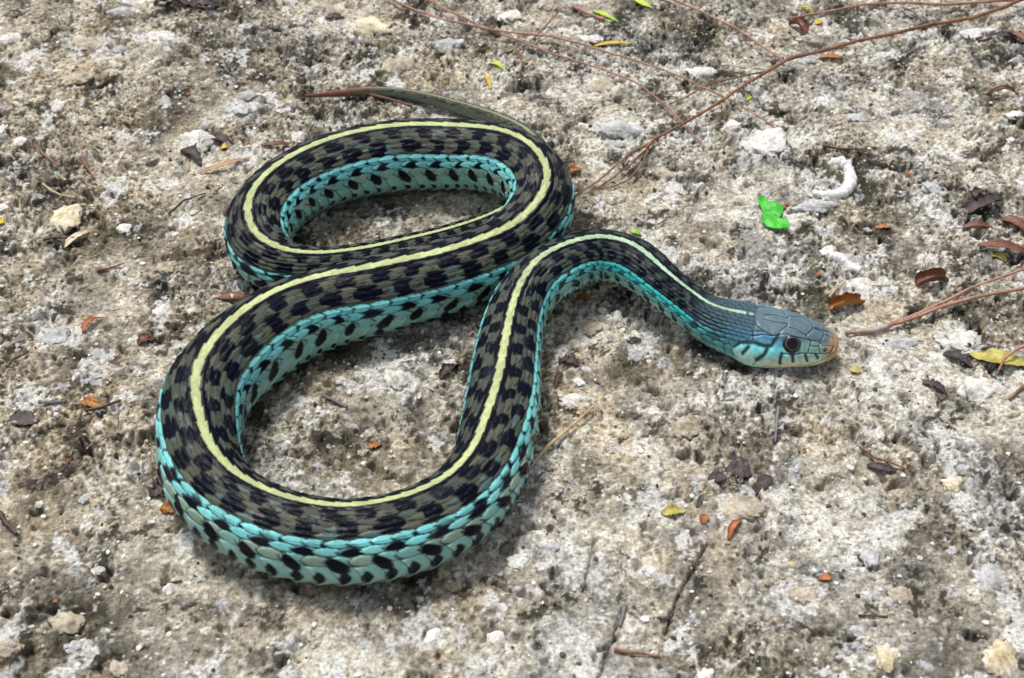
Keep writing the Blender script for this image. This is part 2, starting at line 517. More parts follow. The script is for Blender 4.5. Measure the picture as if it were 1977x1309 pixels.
# lines between the head shields: (bold, half width in mm, [(distance behind the snout, angle from the crown)])
HEAD_LINES = [
    (0, 0.13, [(23.6, 3), (20.2, 6), (16.5, 5)]),
    (0, 0.16, [(26.1, 14), (25.2, 23), (23.2, 33), (20.4, 41), (18.9, 37)]),
    (0, 0.14, [(18.9, 37), (18.0, 22), (16.5, 9), (16.4, 5)]),
    (0, 0.14, [(16.4, 12), (13.8, 16), (10.6, 28)]),
    (0, 0.14, [(10.6, 28), (9.0, 6), (8.7, 1)]),
    (0, 0.13, [(18.8, 36), (16.5, 32), (12.7, 39), (9.3, 43)]),
    (0, 0.13, [(8.7, 1), (5.2, 2)]),
    (0, 0.13, [(3.9, 7), (5.2, 5), (5.8, 36)]),
    (0, 0.12, [(5.2, 2), (2.0, 10)]),
    (0, 0.13, [(10.6, 28), (9.3, 43), (6.1, 40)]),
    (0, 0.13, [(9.0, 43), (9.0, 57), (9.3, 75)]),
    (0, 0.12, [(6.1, 40), (5.3, 53), (1.8, 48)]),
    (0, 0.12, [(6.1, 40), (6.4, 57), (5.6, 77)]),
    (0, 0.12, [(9.0, 60), (6.4, 58)]),
    (0, 0.13, [(17.3, 79), (13.6, 83), (10.6, 78), (7.2, 78), (3.2, 81), (2.0, 65)]),
    (0, 0.12, [(1.8, 48), (2.0, 69), (2.8, 87)]),
    (1, 0.62, [(33.3, 83), (31.0, 71), (25.6, 62), (22.8, 65), (20.5, 64), (19.4, 47), (18.9, 40)]),
    (1, 0.62, [(21.5, 70), (22.3, 84), (24.2, 94)]),
    (1, 0.54, [(17.0, 83), (17.2, 90), (17.0, 103)]),
    (1, 0.46, [(13.8, 84), (13.2, 98)]),
    (1, 0.42, [(10.0, 83), (9.0, 98)]),
    (1, 0.38, [(6.9, 81), (6.0, 92)]),
    (1, 0.54, [(27.1, 73), (28.0, 83), (28.7, 90)]),
    (1, 0.54, [(30.6, 74), (32.6, 87)]),
    (0, 0.13, [(25.3, 112), (20.5, 112), (16.4, 115), (12.2, 115), (6.6, 109), (2.9, 92), (1.5, 79)]),
    (0, 0.14, [(25.3, 112), (24.2, 99)]),
    (0, 0.14, [(23.2, 122), (20.8, 112)]),
    (0, 0.14, [(17.8, 124), (16.2, 115)]),
    (0, 0.12, [(12.8, 124), (11.9, 115)]),
    (0, 0.15, [(30.8, 60), (26.1, 49), (23.1, 41), (20.4, 41)]),
    (0, 0.15, [(26.1, 49), (26.3, 60)]),
    (0, 0.15, [(26.3, 37), (26.4, 49)]),
    (0, 0.15, [(26.3, 37), (23.2, 33)]),
]


def build_snake():
    # rings: fine in the head, then nine to each row of scales
    pitch = 0.45 * np.clip(RAD, 0, 99)
    pitch = np.where(sg > TOTAL - 110, np.maximum(pitch, 1.7), pitch)
    pitch = np.where(sg < 60, np.interp(sg, [0, 30, 44, 60], [2.2, 2.2, 2.6, 1.0]) * np.interp(sg, [44, 60], [1, 0]) + pitch * np.interp(sg, [44, 60], [0, 1]), pitch)
    K = np.concatenate([[0], np.cumsum(0.25 / pitch[:-1])])
    K -= np.interp(30, sg, K)
    NP = 11
    ks = np.arange(0, K[-1], 1.0 / NP)
    s_body = np.interp(ks, K, sg)
    s_head = np.concatenate([[0, 0.03, 0.08, 0.15, 0.25, 0.38, 0.5, 0.65, 0.8], np.arange(1.0, s_body[0] - 0.05, 0.16)])
    s = np.concatenate([s_head, s_body, [TOTAL]])
    n = len(s)
    f = lambda arr: np.interp(s, sg, arr)
    k = f(K)
    th = np.concatenate([np.linspace(-112, 112, 172), np.linspace(112, 248, 42)[1:-1]])
    th = np.radians(np.where(th > 180, th - 360, th))
    th = np.concatenate([th[np.argsort(th)]])
    m = len(th)
    W, T_, B_ = f(wid)[:, None], f(top)[:, None], f(bot)[:, None]
    hb = (1 - sstep(26, 41, s))[:, None]                  # how much this is head
    TH = np.broadcast_to(th[None], (n, m))
    sn, cs = np.sin(TH), np.cos(TH)
    e = 1 - 0.24 * hb - 0.20 * hb * sstep(0, -0.3, cs)
    lat = W * np.sign(sn) * np.abs(sn) ** e
    zc, hz = (T_ + B_) / 2, (T_ - B_) / 2
    zc = zc - hb * hz * 0.12
    ver = np.where(cs > 0, T_ - zc, zc - B_) * np.sign(cs) * np.abs(cs) ** e
    # the crown is narrower than the jaws; a brow ridge runs over the eye
    upr = sstep(-0.15, 0.75, cs)
    lat *= 1 - 0.2 * hb * upr
    S2 = s[:, None]
    at_ = np.degrees(np.abs(TH))
    eye = np.exp(-((S2 - 14.6) / 3.6) ** 2 - ((at_ - 63) / 13) ** 2)
    lat -= np.sign(sn) * 0.8 * eye
    brow = np.exp(-((S2 - 14.4) / 4.6) ** 2 - ((at_ - 37) / 8) ** 2)
    lat += np.sign(sn) * 0.30 * brow
    ver += 0.15 * brow
    lip = np.exp(-((at_ - 112) / 7) ** 2) * hb * sstep(1.5, 6, S2)
    lat += np.sign(sn) * 0.22 * lip
    jaw = np.exp(-((S2 - 25) / 5) ** 2 - ((at_ - 100) / 24) ** 2)
    lat += np.sign(sn) * 0.5 * jaw
    x0, y0 = f(AX[:, 0])[:, None], f(AX[:, 1])[:, None]
    lx, ly = f(LAT[:, 0])[:, None], f(LAT[:, 1])[:, None]
    P = np.stack([x0 + lx * lat, y0 + ly * lat, zc + ver], -1)

    # ----- scales
    q_th = (TH - f(ROLL)[:, None] + math.pi) % (2 * math.pi) - math.pi
    ad = np.degrees(np.abs(q_th))
    tailrows = (S2 > np.interp(0.86, [0, 1], [0, TOTAL]))
    edges = np.concatenate([[0], 4.8 + np.arange(7) * 9.0, [69.5, 81, 97, 180]])
    rows = np.concatenate([[0], 0.5 + np.arange(7), [7.5, 8.5, 9.5, 9.5 + 83 / 15]])
    a = np.interp(ad, edges, rows)
    a = np.where(tailrows, np.minimum(a, 9.5) * 0.53 + np.clip(a - 9.5, 0, 99), a)
    amax = np.where(tailrows, 5.0, 9.5)
    q = a * np.sign(q_th)
    kk = np.broadcast_to(k[:, None], (n, m)) + 0.0
    g = 1 - f(KAP)[:, None] * lat * -1.0                      # stretch of the skin on the outside of a bend
    g = np.clip(g, 0.7, 1.35)
    h = np.zeros((n, m))
    own_r, own_i = np.zeros((n, m)), np.zeros((n, m))
    edge = np.zeros((n, m))
    cdu, cdv = np.zeros((n, m)), np.zeros((n, m))
    r0 = np.round(q)
    for dr in (-1, 0, 1):
        r = r0 + dr
        off = 0.5 * (np.abs(r) % 2)
        i0 = np.round(kk - off)
        for di in (-1, 0, 1):
            i = i0 + di
            du = (kk - i - off) * g ** 0.8
            dv = q - r
            span = np.where(du < 0, du / 1.0, du / 0.74)
            hw = (0.61 - 0.35 * np.clip(g - 1.04, 0, 0.3)) * np.clip(1 - np.abs(span) ** 2.2, 0, 1) ** 0.8
            ins = hw - np.abs(dv)
            hh = (0.30 + 0.70 * (du + 1.0) / 1.74) * sstep(0, 0.13, ins)
            hh = np.where((np.abs(r) > np.where(tailrows, 5, 9)), 0, hh)
            win = hh > h
            h = np.where(win, hh, h)
            own_r, own_i = np.where(win, r, own_r), np.where(win, i + off, own_i)
            edge = np.where(win, ins, edge)
            cdu, cdv = np.where(win, du, cdu), np.where(win, dv, cdv)
    # the line where one scale ends on the next
    oid = own_r * 4096 + own_i
    rim = np.zeros((n, m))
    rim[1:] = np.maximum(rim[1:], oid[1:] != oid[:-1])
    rim = np.maximum(rim, 0.85 * (oid != np.roll(oid, 1, 1)))
    rim = np.maximum(rim, h < 0.02)
    dorsal = a < amax
    keel = np.exp(-(cdv / 0.07) ** 2) * sstep(-0.8, -0.2, cdu) * (np.abs(own_r) < 8) * (np.abs(own_r) > 0.5)
    # belly plates
    va = np.clip(a - amax, 0, 9)
    vk = kk * 1.0 + 0.42 * va - 0.1 * va ** 2
    vf = (vk * g ** 0.3) % 1.0 if False else vk % 1.0
    vi = np.floor(vk)
    hv = 0.2 + 1.5 * vf ** 1.5
    h = np.where(dorsal, h, hv * sstep(0, 0.06, 1 - vf))
    r_mm = f(RAD)[:, None]
    tb = np.interp(ad, [0, 8, 14, 33, 47, 60, 72, 85, 100, 118, 180], [26.5, 26, 26, 26.5, 26.5, 27.5, 31, 32.5, 31, 33, 34])
    scaled = sstep(-0.25, 0.25, S2 - tb)                      # scales start behind the head shields
    amt = 0.056 * np.clip(r_mm, 2.0, 11) * scaled
    relief = amt * (h - 0.6 + 0.32 * keel * dorsal)

    # ----- colours (the skin's own, plus shade and highlights painted at scale edges)
    aa = np.abs(own_r)
    mixp = 0.4
    ka, av = kk * mixp + own_i * (1 - mixp), a * mixp + aa * (1 - mixp)
    wob = 0.10 * (hash2(own_r + 50, own_i * 2, 5) - 0.5)
    OL1, OL2 = np.array([0.090, 0.094, 0.068]), np.array([0.050, 0.058, 0.050])
    rnd = hash2(own_r + 40, own_i * 2, 9)
    col = lerp(np.broadcast_to(OL1, (n, m, 3)), OL2, np.clip(rnd * 1.2, 0, 1))
    col = lerp(col, (0.15, 0.14, 0.085), sstep(0.12, 0.03, edge) * (cdv * np.sign(own_r) > 0) * 0.75 * dorsal)   # tan lower margins
    col = lerp(col, (0.08, 0.16, 0.15), (rnd > 0.72) * 0.45 * sstep(2.5, 5, a))
    NAVY = np.array([0.0019, 0.0032, 0.0088])
    neck = 1 - sstep(45, 150, S2)
    col = lerp(col, (0.030, 0.055, 0.060), neck * 0.75)
    tail = sstep(TOTAL * 0.80, TOTAL * 0.87, S2)
    side = np.sign(q_th)
    U = spot(ka, av, 0.0, 2.2, 0.55 + wob, 1.65)
    L = spot(ka, av, 1.0, 4.95, 0.54 + wob, 1.15)
    dark = np.maximum(1 - sstep(0.93, 1.07, U), 1 - sstep(0.93, 1.07, L))
    dark = np.maximum(dark, sstep(1.55, 1.35, a + 0.5 * (rnd - 0.5)))
    dark = np.maximum(dark, neck * 0.5 * (rnd > 0.4) * sstep(0.3, 0.8, neck))
    col = lerp(col, NAVY, dark * (1 - 0.45 * tail))
    # turquoise side rows
    TQ, TQ2 = np.array([0.175, 0.53, 0.535]), np.array([0.20, 0.42, 0.37])
    tq = sstep(6.42, 6.58, np.where(h > 0.15, aa, a))
    tqc = lerp(np.broadcast_to(TQ, (n, m, 3)), TQ2, sstep(7.9, 8.8, av))
    tqc = lerp(tqc, (0.25, 0.30, 0.21), (rnd > 0.45) * 0.7 * sstep(7.8, 8.6, av) * (1 - neck))
    tqc = tqc * (0.85 + 0.3 * hash2(own_r + 9, own_i * 2, 23))[..., None]
    tqc = lerp(tqc, (0.045, 0.52, 0.50), neck * sstep(9.3, 7.6, av))
    tqc = lerp(tqc, (0.50, 0.80, 0.76), sstep(0.11, 0.03, edge) * 0.5)  # highlight painted on the rims of the turquoise scales
    col = lerp(col, tqc, tq)
    ka2, av2 = kk * 0.5 + own_i * 0.5, a * 0.5 + aa * 0.5
    Ab = spot(ka2, av2, 0.06, 7.1, 0.28 + wob, 0.58, 2.0, 1.6)
    Bb = spot(ka2, av2, 0.95, 8.25, 0.36 + wob, 0.58, 2.0, 1.6)
    Cb = spot(kk + 0.35 * (a - 9), a, 1.75 + 0.0, 9.35, 0.42 + wob, 0.78, 2.0, 1.5)
    sp = np.maximum.reduce([1 - sstep(0.8, 1.2, v) for v in (Ab, Bb, Cb)])
    outer = sstep(1.08, 1.25, g)
    sp = np.maximum(sp * (1 - 0.3 * neck), outer * (1 - sstep(0.8, 1.2, spot(ka, av, 0.9, 7.6, 0.5, 0.8))))
    col = lerp(col, NAVY * 0.9, sp * tq * (1 - tail))
    # stripe
    sw = 0.53 + (0.17 + 0.12 * hash2(np.floor(kk), kk * 0, 17)) * (kk % 1.0)      # each scale of the stripe widens to its free end
    sw = sw * np.interp(S2, [26.5, 30, 42, 70], [0.15, 0.42, 0.62, 1.0])
    stripe = sstep(sw + 0.1, sw - 0.1, a) * sstep(26.5, 27, S2) * (1 - (S2 > 28.3) * (S2 < 29.0))
    stc = lerp(np.broadcast_to(np.array([0.425, 0.475, 0.235]), (n, m, 3)), (0.36, 0.52, 0.38), neck)
    stc = lerp(stc, (0.22, 0.235, 0.15), tail)
    stc = stc * (0.84 + 0.26 * rnd[..., None])
    col = lerp(col, stc, stripe)
    # belly
    BE = np.array([0.255, 0.475, 0.415])
    bec = np.broadcast_to(BE, (n, m, 3)) * (0.9 + 0.18 * hash2(vi, vi * 0, 3))[..., None]
    bec = lerp(bec, (0.38, 0.60, 0.53), sstep(0.72, 0.92, vf) * 0.75)
    bec = lerp(bec, (0.42, 0.46, 0.38), sstep(1.2, 3.4, va) * 0.5)
    low = spot(vk - 0.18 * (va - 1.5) * sstep(1.0, 1.1, g), va, 0.80, 1.55, 0.22 + 0.06 * sstep(1.0, 1.15, g), 0.5 + 0.6 * sstep(1.0, 1.15, g), 1.0, 1.5)
    bec = lerp(bec, NAVY, 1 - sstep(0.8, 1.15, low))
    up2 = spot(kk + 0.35 * (a - 9), a, 1.75, 9.35, 0.42, 0.9, 2.0, 1.5)
    bec = lerp(bec, NAVY, 1 - sstep(0.8, 1.2, up2))
    bec = lerp(bec, (0.02, 0.06, 0.06), np.maximum(sstep(0.90, 0.96, vf), sstep(0.05, 0.0, vf)) * 0.85)  # shade painted where one belly plate ends on the next
    col = np.where(dorsal[..., None], col, bec)
    tcol = lerp(np.broadcast_to(np.array([0.095, 0.098, 0.065]), (n, m, 3)), (0.17, 0.215, 0.17), sstep(55, 85, ad))
    tcol = lerp(tcol, (0.022, 0.023, 0.02), np.maximum((rnd > 0.5) * 0.85 * sstep(62, 50, ad), rim * 0.8))
    col = lerp(col, tcol, tail * 0.88 * (1 - stripe))
    col = lerp(col, np.array([0.20, 0.055, 0.04]), sstep(TOTAL - 32, TOTAL - 12, S2) * 0.75)
    # dark skin between the scales, with shade painted behind their free edges
    SKIN_SHADE = lerp(np.broadcast_to(np.array([0.010, 0.011, 0.012]), (n, m, 3)), (0.012, 0.05, 0.055), tq * (1 - outer))
    skin = rim * dorsal
    skin = skin * np.where(a < sw, 0.22, 1.0)
    col = lerp(col, SKIN_SHADE, skin * np.where(a < 6.5, 0.5, 0.85))

    # ----- head colouring in the head's own coordinates (distance behind the snout, angle from the crown)
    adh = at_
    hc = np.broadcast_to(np.array([0.080, 0.130, 0.155]), (n, m, 3))
    hc = lerp(hc, (0.065, 0.17, 0.28), sstep(30, 42, adh) * sstep(15, 20, S2))
    hc = lerp(hc, (0.085, 0.30, 0.38), sstep(48, 62, adh) * sstep(15, 18, S2))
    hc = lerp(hc, (0.17, 0.31, 0.265), sstep(38, 50, adh) * sstep(14, 11, S2))
    hc = lerp(hc, (0.13, 0.47, 0.50), sstep(62, 72, adh) * sstep(12, 15, S2))
    hc = lerp(hc, (0.36, 0.60, 0.49), sstep(76, 92, adh))
    hc = lerp(hc, (0.66, 0.58, 0.32), sstep(88, 102, adh) * sstep(25, 19, S2))
    hc = lerp(hc, (0.46, 0.56, 0.40), sstep(104, 110, adh))
    hc = lerp(hc, (0.42, 0.24, 0.11), sstep(6.5, 2.2, S2 + 0.03 * np.abs(75 - adh)) * 0.95)
    hc = hc * (1 + 0.16 * perlin(S2 / 1.1 + TH * 0, TH * 6.5, 71) + 0.10 * perlin(S2 / 0.4 + TH * 0, TH * 18, 72))[..., None]
    hrel = 0.05 * perlin(S2 / 1.6 + TH * 0, TH * 5, 73)
    for kind, wd_, pl in HEAD_LINES:
        d = np.full((n, m), 99.0)
        pl = np.array(pl, float)
        pl[:, 1] = np.where(pl[:, 1] > 75, 75 + (pl[:, 1] - 75) * 0.86, pl[:, 1])
        wd_ = wd_ * (1.0 if kind else 1.35)
        for (t1, a1), (t2, a2) in zip(pl[:-1], pl[1:]):
            sc = 0.15                                       # millimetres per degree round the head
            ax_, ay_, bx_, by_ = t1, a1 * sc, t2, a2 * sc
            vx, vy = bx_ - ax_, by_ - ay_
            L2 = vx * vx + vy * vy + 1e-9
            u = np.clip(((S2 - ax_) * vx + (adh * sc - ay_) * vy) / L2, 0, 1)
            d = np.minimum(d, np.hypot(S2 - ax_ - u * vx, adh * sc - ay_ - u * vy))
        ink = sstep(wd_ * 1.25, wd_ * 0.55, d)
        hc = lerp(hc, (0.010, 0.022, 0.032), ink * (0.96 if kind else 0.88))
        hrel -= 0.24 * sstep(wd_ * 2.6, 0, d)
        hc = lerp(hc, hc * 1.25 + 0.01, sstep(wd_ * 4.5, wd_ * 2.2, d) * sstep(wd_ * 1.2, wd_ * 2.2, d) * 0.7)  # pale highlight painted along the shield edges
    hm = (1 - scaled) * np.ones((n, m))
    col = lerp(hc, col, 1 - hm)
    # blue wash over the small scales of the nape
    nape = sstep(48, 32, S2) * (1 - hm)
    nb = lerp(np.broadcast_to(np.array([0.055, 0.11, 0.14]), (n, m, 3)), (0.09, 0.35, 0.37), sstep(62, 88, ad))
    nb = lerp(nb, (0.065, 0.18, 0.29), sstep(26, 42, ad) * sstep(70, 58, ad) * sstep(40, 30, S2) * 0.9)
    nb = lerp(nb, (0.28, 0.50, 0.42), sstep(95, 112, ad))
    col = lerp(col, lerp(nb, SKIN_SHADE, skin * 0.9), nape * (1 - stripe) * 0.9)
    relief = relief + hrel * hm

    # push the relief out along the surface
    du_ = np.gradient(P, axis=0)
    dv_ = np.roll(P, -1, 1) - np.roll(P, 1, 1)
    N = np.cross(dv_, du_)
    N /= np.linalg.norm(N, axis=2)[..., None] + 1e-9
    outw = np.stack([lx * lat, ly * lat, ver], -1)
    N *= np.sign(np.sum(N * outw, axis=2))[..., None]
    P = P + N * relief[..., None]
    P[0] = P[0].mean(0)
    P[-1] = P[-1].mean(0)

    idx = np.arange(n * m).reshape(n, m)
    nxt = np.roll(idx, -1, 1)
    F = np.stack([idx[:-1], nxt[:-1], nxt[1:], idx[1:]], -1).reshape(-1, 4)
    mat = NT("snake_skin")
    atn = mat.n("ShaderNodeAttribute", attribute_name="skin")
    fn = mat.noise(mat.coord(), 900, 4, 0.6)
    c = mat.mix(1.0, atn.outputs["Color"], mat.ramp(fn, [(0.3, (0.86, 0.86, 0.86)), (0.7, (1.12, 1.12, 1.12))]), 'MULTIPLY')
    mat.bump(mat.noise(mat.coord(), 1500, 3, 0.6), 0.0002, 0.4)
    mat.done(c, 0.33, 0.05)
    gloss = 0.05 + 0.10 * (~dorsal) + 0.11 * (rnd > 0.8) * dorsal * (1 - stripe) + 0.05 * tq
    gloss = np.maximum(gloss, 0.42 * hm + 0.22 * nape)
    mat.l(atn.outputs["Alpha"], mat.b.inputs["Specular IOR Level"])
    root = empty("snake")
    tag(root, "slender black and turquoise checkered snake with a pale yellow back stripe", "snake")
    body = mesh_obj("body", P.reshape(-1, 3) / 1000, F, mat.m, root)
    ca = body.data.color_attributes.new("skin", 'FLOAT_COLOR', 'POINT')
    rgba = np.concatenate([np.clip(col, 0, 1), gloss[..., None]], -1).astype(np.float32)
    ca.data.foreach_set("color", rgba.ravel())
    global SN_P, SN_S, SN_TH
    SN_P, SN_S, SN_TH = P, s, th
    return root, body


SNAKE, BODY = build_snake()


def head_point(t, deg):
    """surface point of the head and its outward normal, metres"""
    i = int(np.argmin(np.abs(SN_S - t)))
    j = int(np.argmin(np.abs(np.degrees(SN_TH) - deg)))
    p = SN_P[i, j]
    a = SN_P[min(i + 6, len(SN_S) - 1), j] - SN_P[max(i - 6, 0), j]
    b = SN_P[i, min(j + 5, len(SN_TH) - 1)] - SN_P[i, j - 5]
    nrm = np.cross(b, a)
    nrm /= np.linalg.norm(nrm)
    c = np.array([*(TIP + hd * t), 7.0])
    if nrm @ (p - c) < 0:
        nrm = -nrm
    return p / 1000, nrm


def cap_mesh(c, nrm, R, r_in, r_out, lift, n=40, rings=6, ex=1.0):
    """a patch of a sphere of radius R about c, between two polar radii, facing nrm"""
    nrm = np.asarray(nrm) / np.linalg.norm(nrm)
    u = np.cross([0, 0, 1], nrm)
    u /= np.linalg.norm(u)
    v = np.cross(nrm, u)
    vs, fs = [], []
    for a in range(rings + 1):
        rr = r_in + (r_out - r_in) * a / rings
        ph = math.asin(min(0.9999, rr / R)) if r_out <= R else math.pi * a / rings
        for b in range(n):
            t = 2 * math.pi * b / n
            d = nrm * math.cos(ph) + (u * math.cos(t) * ex + v * math.sin(t)) * math.sin(ph)
            vs.append(c + d * (R + lift))
    for a in range(rings):
        for b in range(n):
            fs.append((a * n + b, a * n + (b + 1) % n, (a + 1) * n + (b + 1) % n, (a + 1) * n + b))
    return vs, fs


m = NT("eye_black"); m.done((0.006, 0.005, 0.006), 0.08, 0.4); m.b.inputs["Coat Weight"].default_value = 0.3; m.b.inputs["Coat Roughness"].default_value = 0.02
M_EYE = m.m
m = NT("iris_tan"); m.done((0.15, 0.12, 0.10), 0.2, 0.5); M_IRIS = m.m
m = NT("pupil_black"); m.done((0.003, 0.003, 0.004), 0.05, 0.35); M_PUPIL = m.m
m = NT("eye_rim"); m.done((0.012, 0.02, 0.028), 0.4, 0.4); M_RIM = m.m
m = NT("nostril_red"); m.done((0.13, 0.035, 0.032), 0.5, 0.3); M_NOSE = m.m
for sgn in (1, -1):
    p, nr = head_point(14.6, sgn * 61)
    nr = np.array([nr[0], nr[1], nr[2] * 0.95])
    nr /= np.linalg.norm(nr)
    R = 0.0040
    c = p - nr * 0.0023 - np.array([0, 0, 0.0005])
    look = nr + np.array([0, 0, 0.22])
    e = mesh_obj("eye", *cap_mesh(c, nr, R, 0, 99, 0, 40, 24), M_EYE, SNAKE)
    mesh_obj("iris", *cap_mesh(c, look, R, 0.00180, 0.00196, 0.00003, 40, 3), M_IRIS, e)
    mesh_obj("pupil", *cap_mesh(c, look, R, 0.00002, 0.00180, 0.00005, 40, 5), M_PUPIL, e)
    p, nr = head_point(4.4, sgn * 66)
    mesh_obj("nostril", *cap_mesh(p - nr * 0.0008, nr, 0.0010, 0, 99, 0, 20, 10, 1.2), M_NOSE, SNAKE)


# ---------------------------------------------------------------- stones set in the rock (parts of the ground)
def clear_of_snake(x, y, gap=1.0):
    d = np.hypot(AX[::4, 0] - x * 1000, AX[::4, 1] - y * 1000) - wid[::4]
    return d.min() > gap


def ico(sub):
    import bmesh
    bm = bmesh.new()
    bmesh.ops.create_icosphere(bm, subdivisions=sub, radius=1)
    v = np.array([p.co[:] for p in bm.verts])
    f = np.array([[q.index for q in p.verts] for p in bm.faces])
    bm.free()
    return v, f


def lump(seed, sub=3, amp=0.28):
    """an angular, pitted pebble of unit radius"""
    v, f = ico(sub)
    r = np.random.default_rng(seed)
    for _ in range(9):                                     # flat broken faces
        n = r.normal(size=3)
        n /= np.linalg.norm(n)
        c = r.uniform(0.62, 0.92)
        d = v @ n
        v = np.where((d > c)[:, None], v - n * (d - c)[:, None] * 0.85, v)
    w = perlin(v[:, 0] * 2.2 + v[:, 2] * 1.3 + seed, v[:, 1] * 2.2 - v[:, 2] * 1.7, seed) * amp
    w += perlin(v[:, 0] * 6 + v[:, 2] * 4 + seed, v[:, 1] * 6 - v[:, 2] * 5, seed + 5) * amp * 0.5
    w += perlin(v[:, 0] * 15 + v[:, 2] * 11 + seed, v[:, 1] * 15 - v[:, 2] * 12, seed + 9) * amp * 0.28
    return v * (1 + w)[:, None], f


LUMPS = []
for i in range(7):
    for mt in (M_WHITE, M_GREY, M_TAN, M_OCHRE):
        v, f = lump(200 + i, 4, 0.34)
        if mt is M_WHITE:
            base = mesh_obj("stone", v, f, mt)
            me = base.data
            bpy.data.objects.remove(base)
        else:
            me = LUMPS[-1][1].copy()
            me.materials.clear()
            me.materials.append(mt)
        LUMPS.append((mt, me))


def stone(px, py, w, h, mt, sink=0.55, rot=None):
    q = at(px, py)
    if not clear_of_snake(q[0], q[1], 0.4 * w * 0.16):
        return
    mpp = np.linalg.norm(q - CAM) * 0.000419 * 0.98
    me = random.choice([b for a, b in LUMPS if a is mt])
    o = bpy.data.objects.new("stone", me)
    COL.objects.link(o)
    sx, sy = w * mpp * 0.55, h * mpp * 0.68
    sz = 0.55 * min(sx, sy)
    o.scale = (sx, sy, sz)
    o.rotation_euler = (random.uniform(-.15, .15), random.uniform(-.15, .15), random.uniform(-.35, .35) if rot is None else rot)
    o.location = (q[0], q[1], gz(q[0], q[1]) + sz * (0.5 - sink))
    o.parent = ground
    return o


STONES = [(710, 50, 80, 42, 'o'), (310, 68, 58, 26, 'w'), (865, 95, 58, 40, 'g'), (985, 30, 46, 30, 'w'), (382, 272, 66, 44, 'w'), (110, 200, 24, 30, 'w'),
 (40, 278, 27, 20, 'w'), (4, 246, 18, 26, 'w'), (462, 215, 44, 24, 'g'), (480, 189, 34, 22, 'g'), (132, 427, 54, 56, 'o'), (20, 75, 34, 26, 'w'), (170, 82, 60, 30, 't'),
 (1195, 250, 90, 40, 'g'), (1415, 257, 42, 36, 'w'), (1472, 288, 92, 56, 'w'), (1766, 260, 32, 26, 'w'), (1660, 548, 66, 36, 'w'), (1895, 745, 82, 54, 'w'), (1700, 700, 38, 34, 'w'),
 (1740, 655, 70, 30, 'g'), (1850, 652, 80, 40, 'w'), (770, 745, 52, 44, 'w'), (832, 757, 28, 24, 'w'), (1322, 835, 62, 40, 't'), (306, 585, 26, 38, 'w'), (822, 1222, 96, 58, 'w'),
 (957, 1225, 32, 28, 'w'), (702, 1262, 20, 18, 'w'), (1130, 1300, 44, 30, 'w'), (1067, 1053, 24, 20, 'g'), (905, 1086, 34, 26, 'g'), (1362, 1302, 36, 30, 'w'),
 (1712, 1268, 44, 48, 'o'), (1935, 1278, 70, 62, 'o'), (1912, 1112, 50, 56, 'g'), (1425, 988, 84, 50, 't'), (1682, 1072, 34, 36, 'g'), (1880, 58, 70, 30, 'w'), (1700, 98, 40, 20, 'w'),
 (1145, 70, 42, 22, 'w'), (1560, 107, 56, 20, 'g'), (1350, 145, 56, 24, 'w'), (1575, 398, 80, 26, 'g'), (1802, 365, 56, 30, 'g'), (1655, 232, 40, 22, 'g'), (240, 18, 60, 20, 'g'),
 (260, 0, 60, 24, 'w'), (240, 440, 26, 20, 'w'), (30, 515, 40, 26, 't'), (320, 505, 40, 24, 't'), (100, 645, 60, 40, 'g'), (205, 710, 60, 36, 't'), (255, 645, 26, 18, 'w'),
 (1655, 1210, 60, 20, 'g'), (1550, 1145, 56, 30, 't'), (1640, 1230, 20, 14, 'w'), (575, 262, 26, 24, 'w'), (870, 30, 30, 20, 't'), (130, 1200, 60, 36, 't'), (140, 1245, 30, 22, 'g'),
 (230, 1285, 36, 26, 't'), (20, 1250, 44, 30, 't'), (325, 1131, 24, 20, 'w'), (155, 1174, 16, 14, 'w'), (190, 1100, 24, 16, 'w'), (1600, 480, 30, 20, 'w'), (1135, 630, 60, 36, 't'),
 (1230, 690, 44, 26, 'g'), (1110, 770, 56, 30, 'w'), (1840, 930, 44, 30, 'o'), (1860, 900, 28, 22, 'g'), (1740, 1145, 44, 30, 't'), (1250, 1095, 36, 22, 'w'), (1000, 1080, 40, 26, 'w'),
 (60, 60, 30, 20, 't'), (150, 150, 60, 30, 't'), (640, 500, 20, 12, 'w'), (660, 745, 22, 16, 'w'), (700, 880, 22, 18, 't'), (760, 850, 26, 20, 't'), (560, 860, 26, 18, 'w'),
 (1180, 540, 20, 14, 'w'), (1960, 220, 30, 20, 'w'), (1500, 600, 20, 14, 'w'), (1280, 330, 40, 24, 't'), (1230, 400, 44, 22, 't'), (1160, 160, 60, 30, 't'), (760, 130, 70, 40, 't'), (560, 60, 60, 30, 't')]
MK = {'w': M_WHITE, 'g': M_GREY, 't': M_TAN, 'o': M_OCHRE}
for px, py, w, h, k in STONES:
    stone(px, py, w * 0.9, h * 0.9, MK[k])
for i in range(130):
    px, py = rng.uniform(-40, 2017), rng.uniform(-20, 1330)
    w = 8 + 18 * rng.random() ** 3
    stone(px, py, w, w * rng.uniform(0.6, 0.9), random.choices([M_WHITE, M_GREY, M_TAN, M_OCHRE], (38, 22, 34, 6))[0], 0.4)


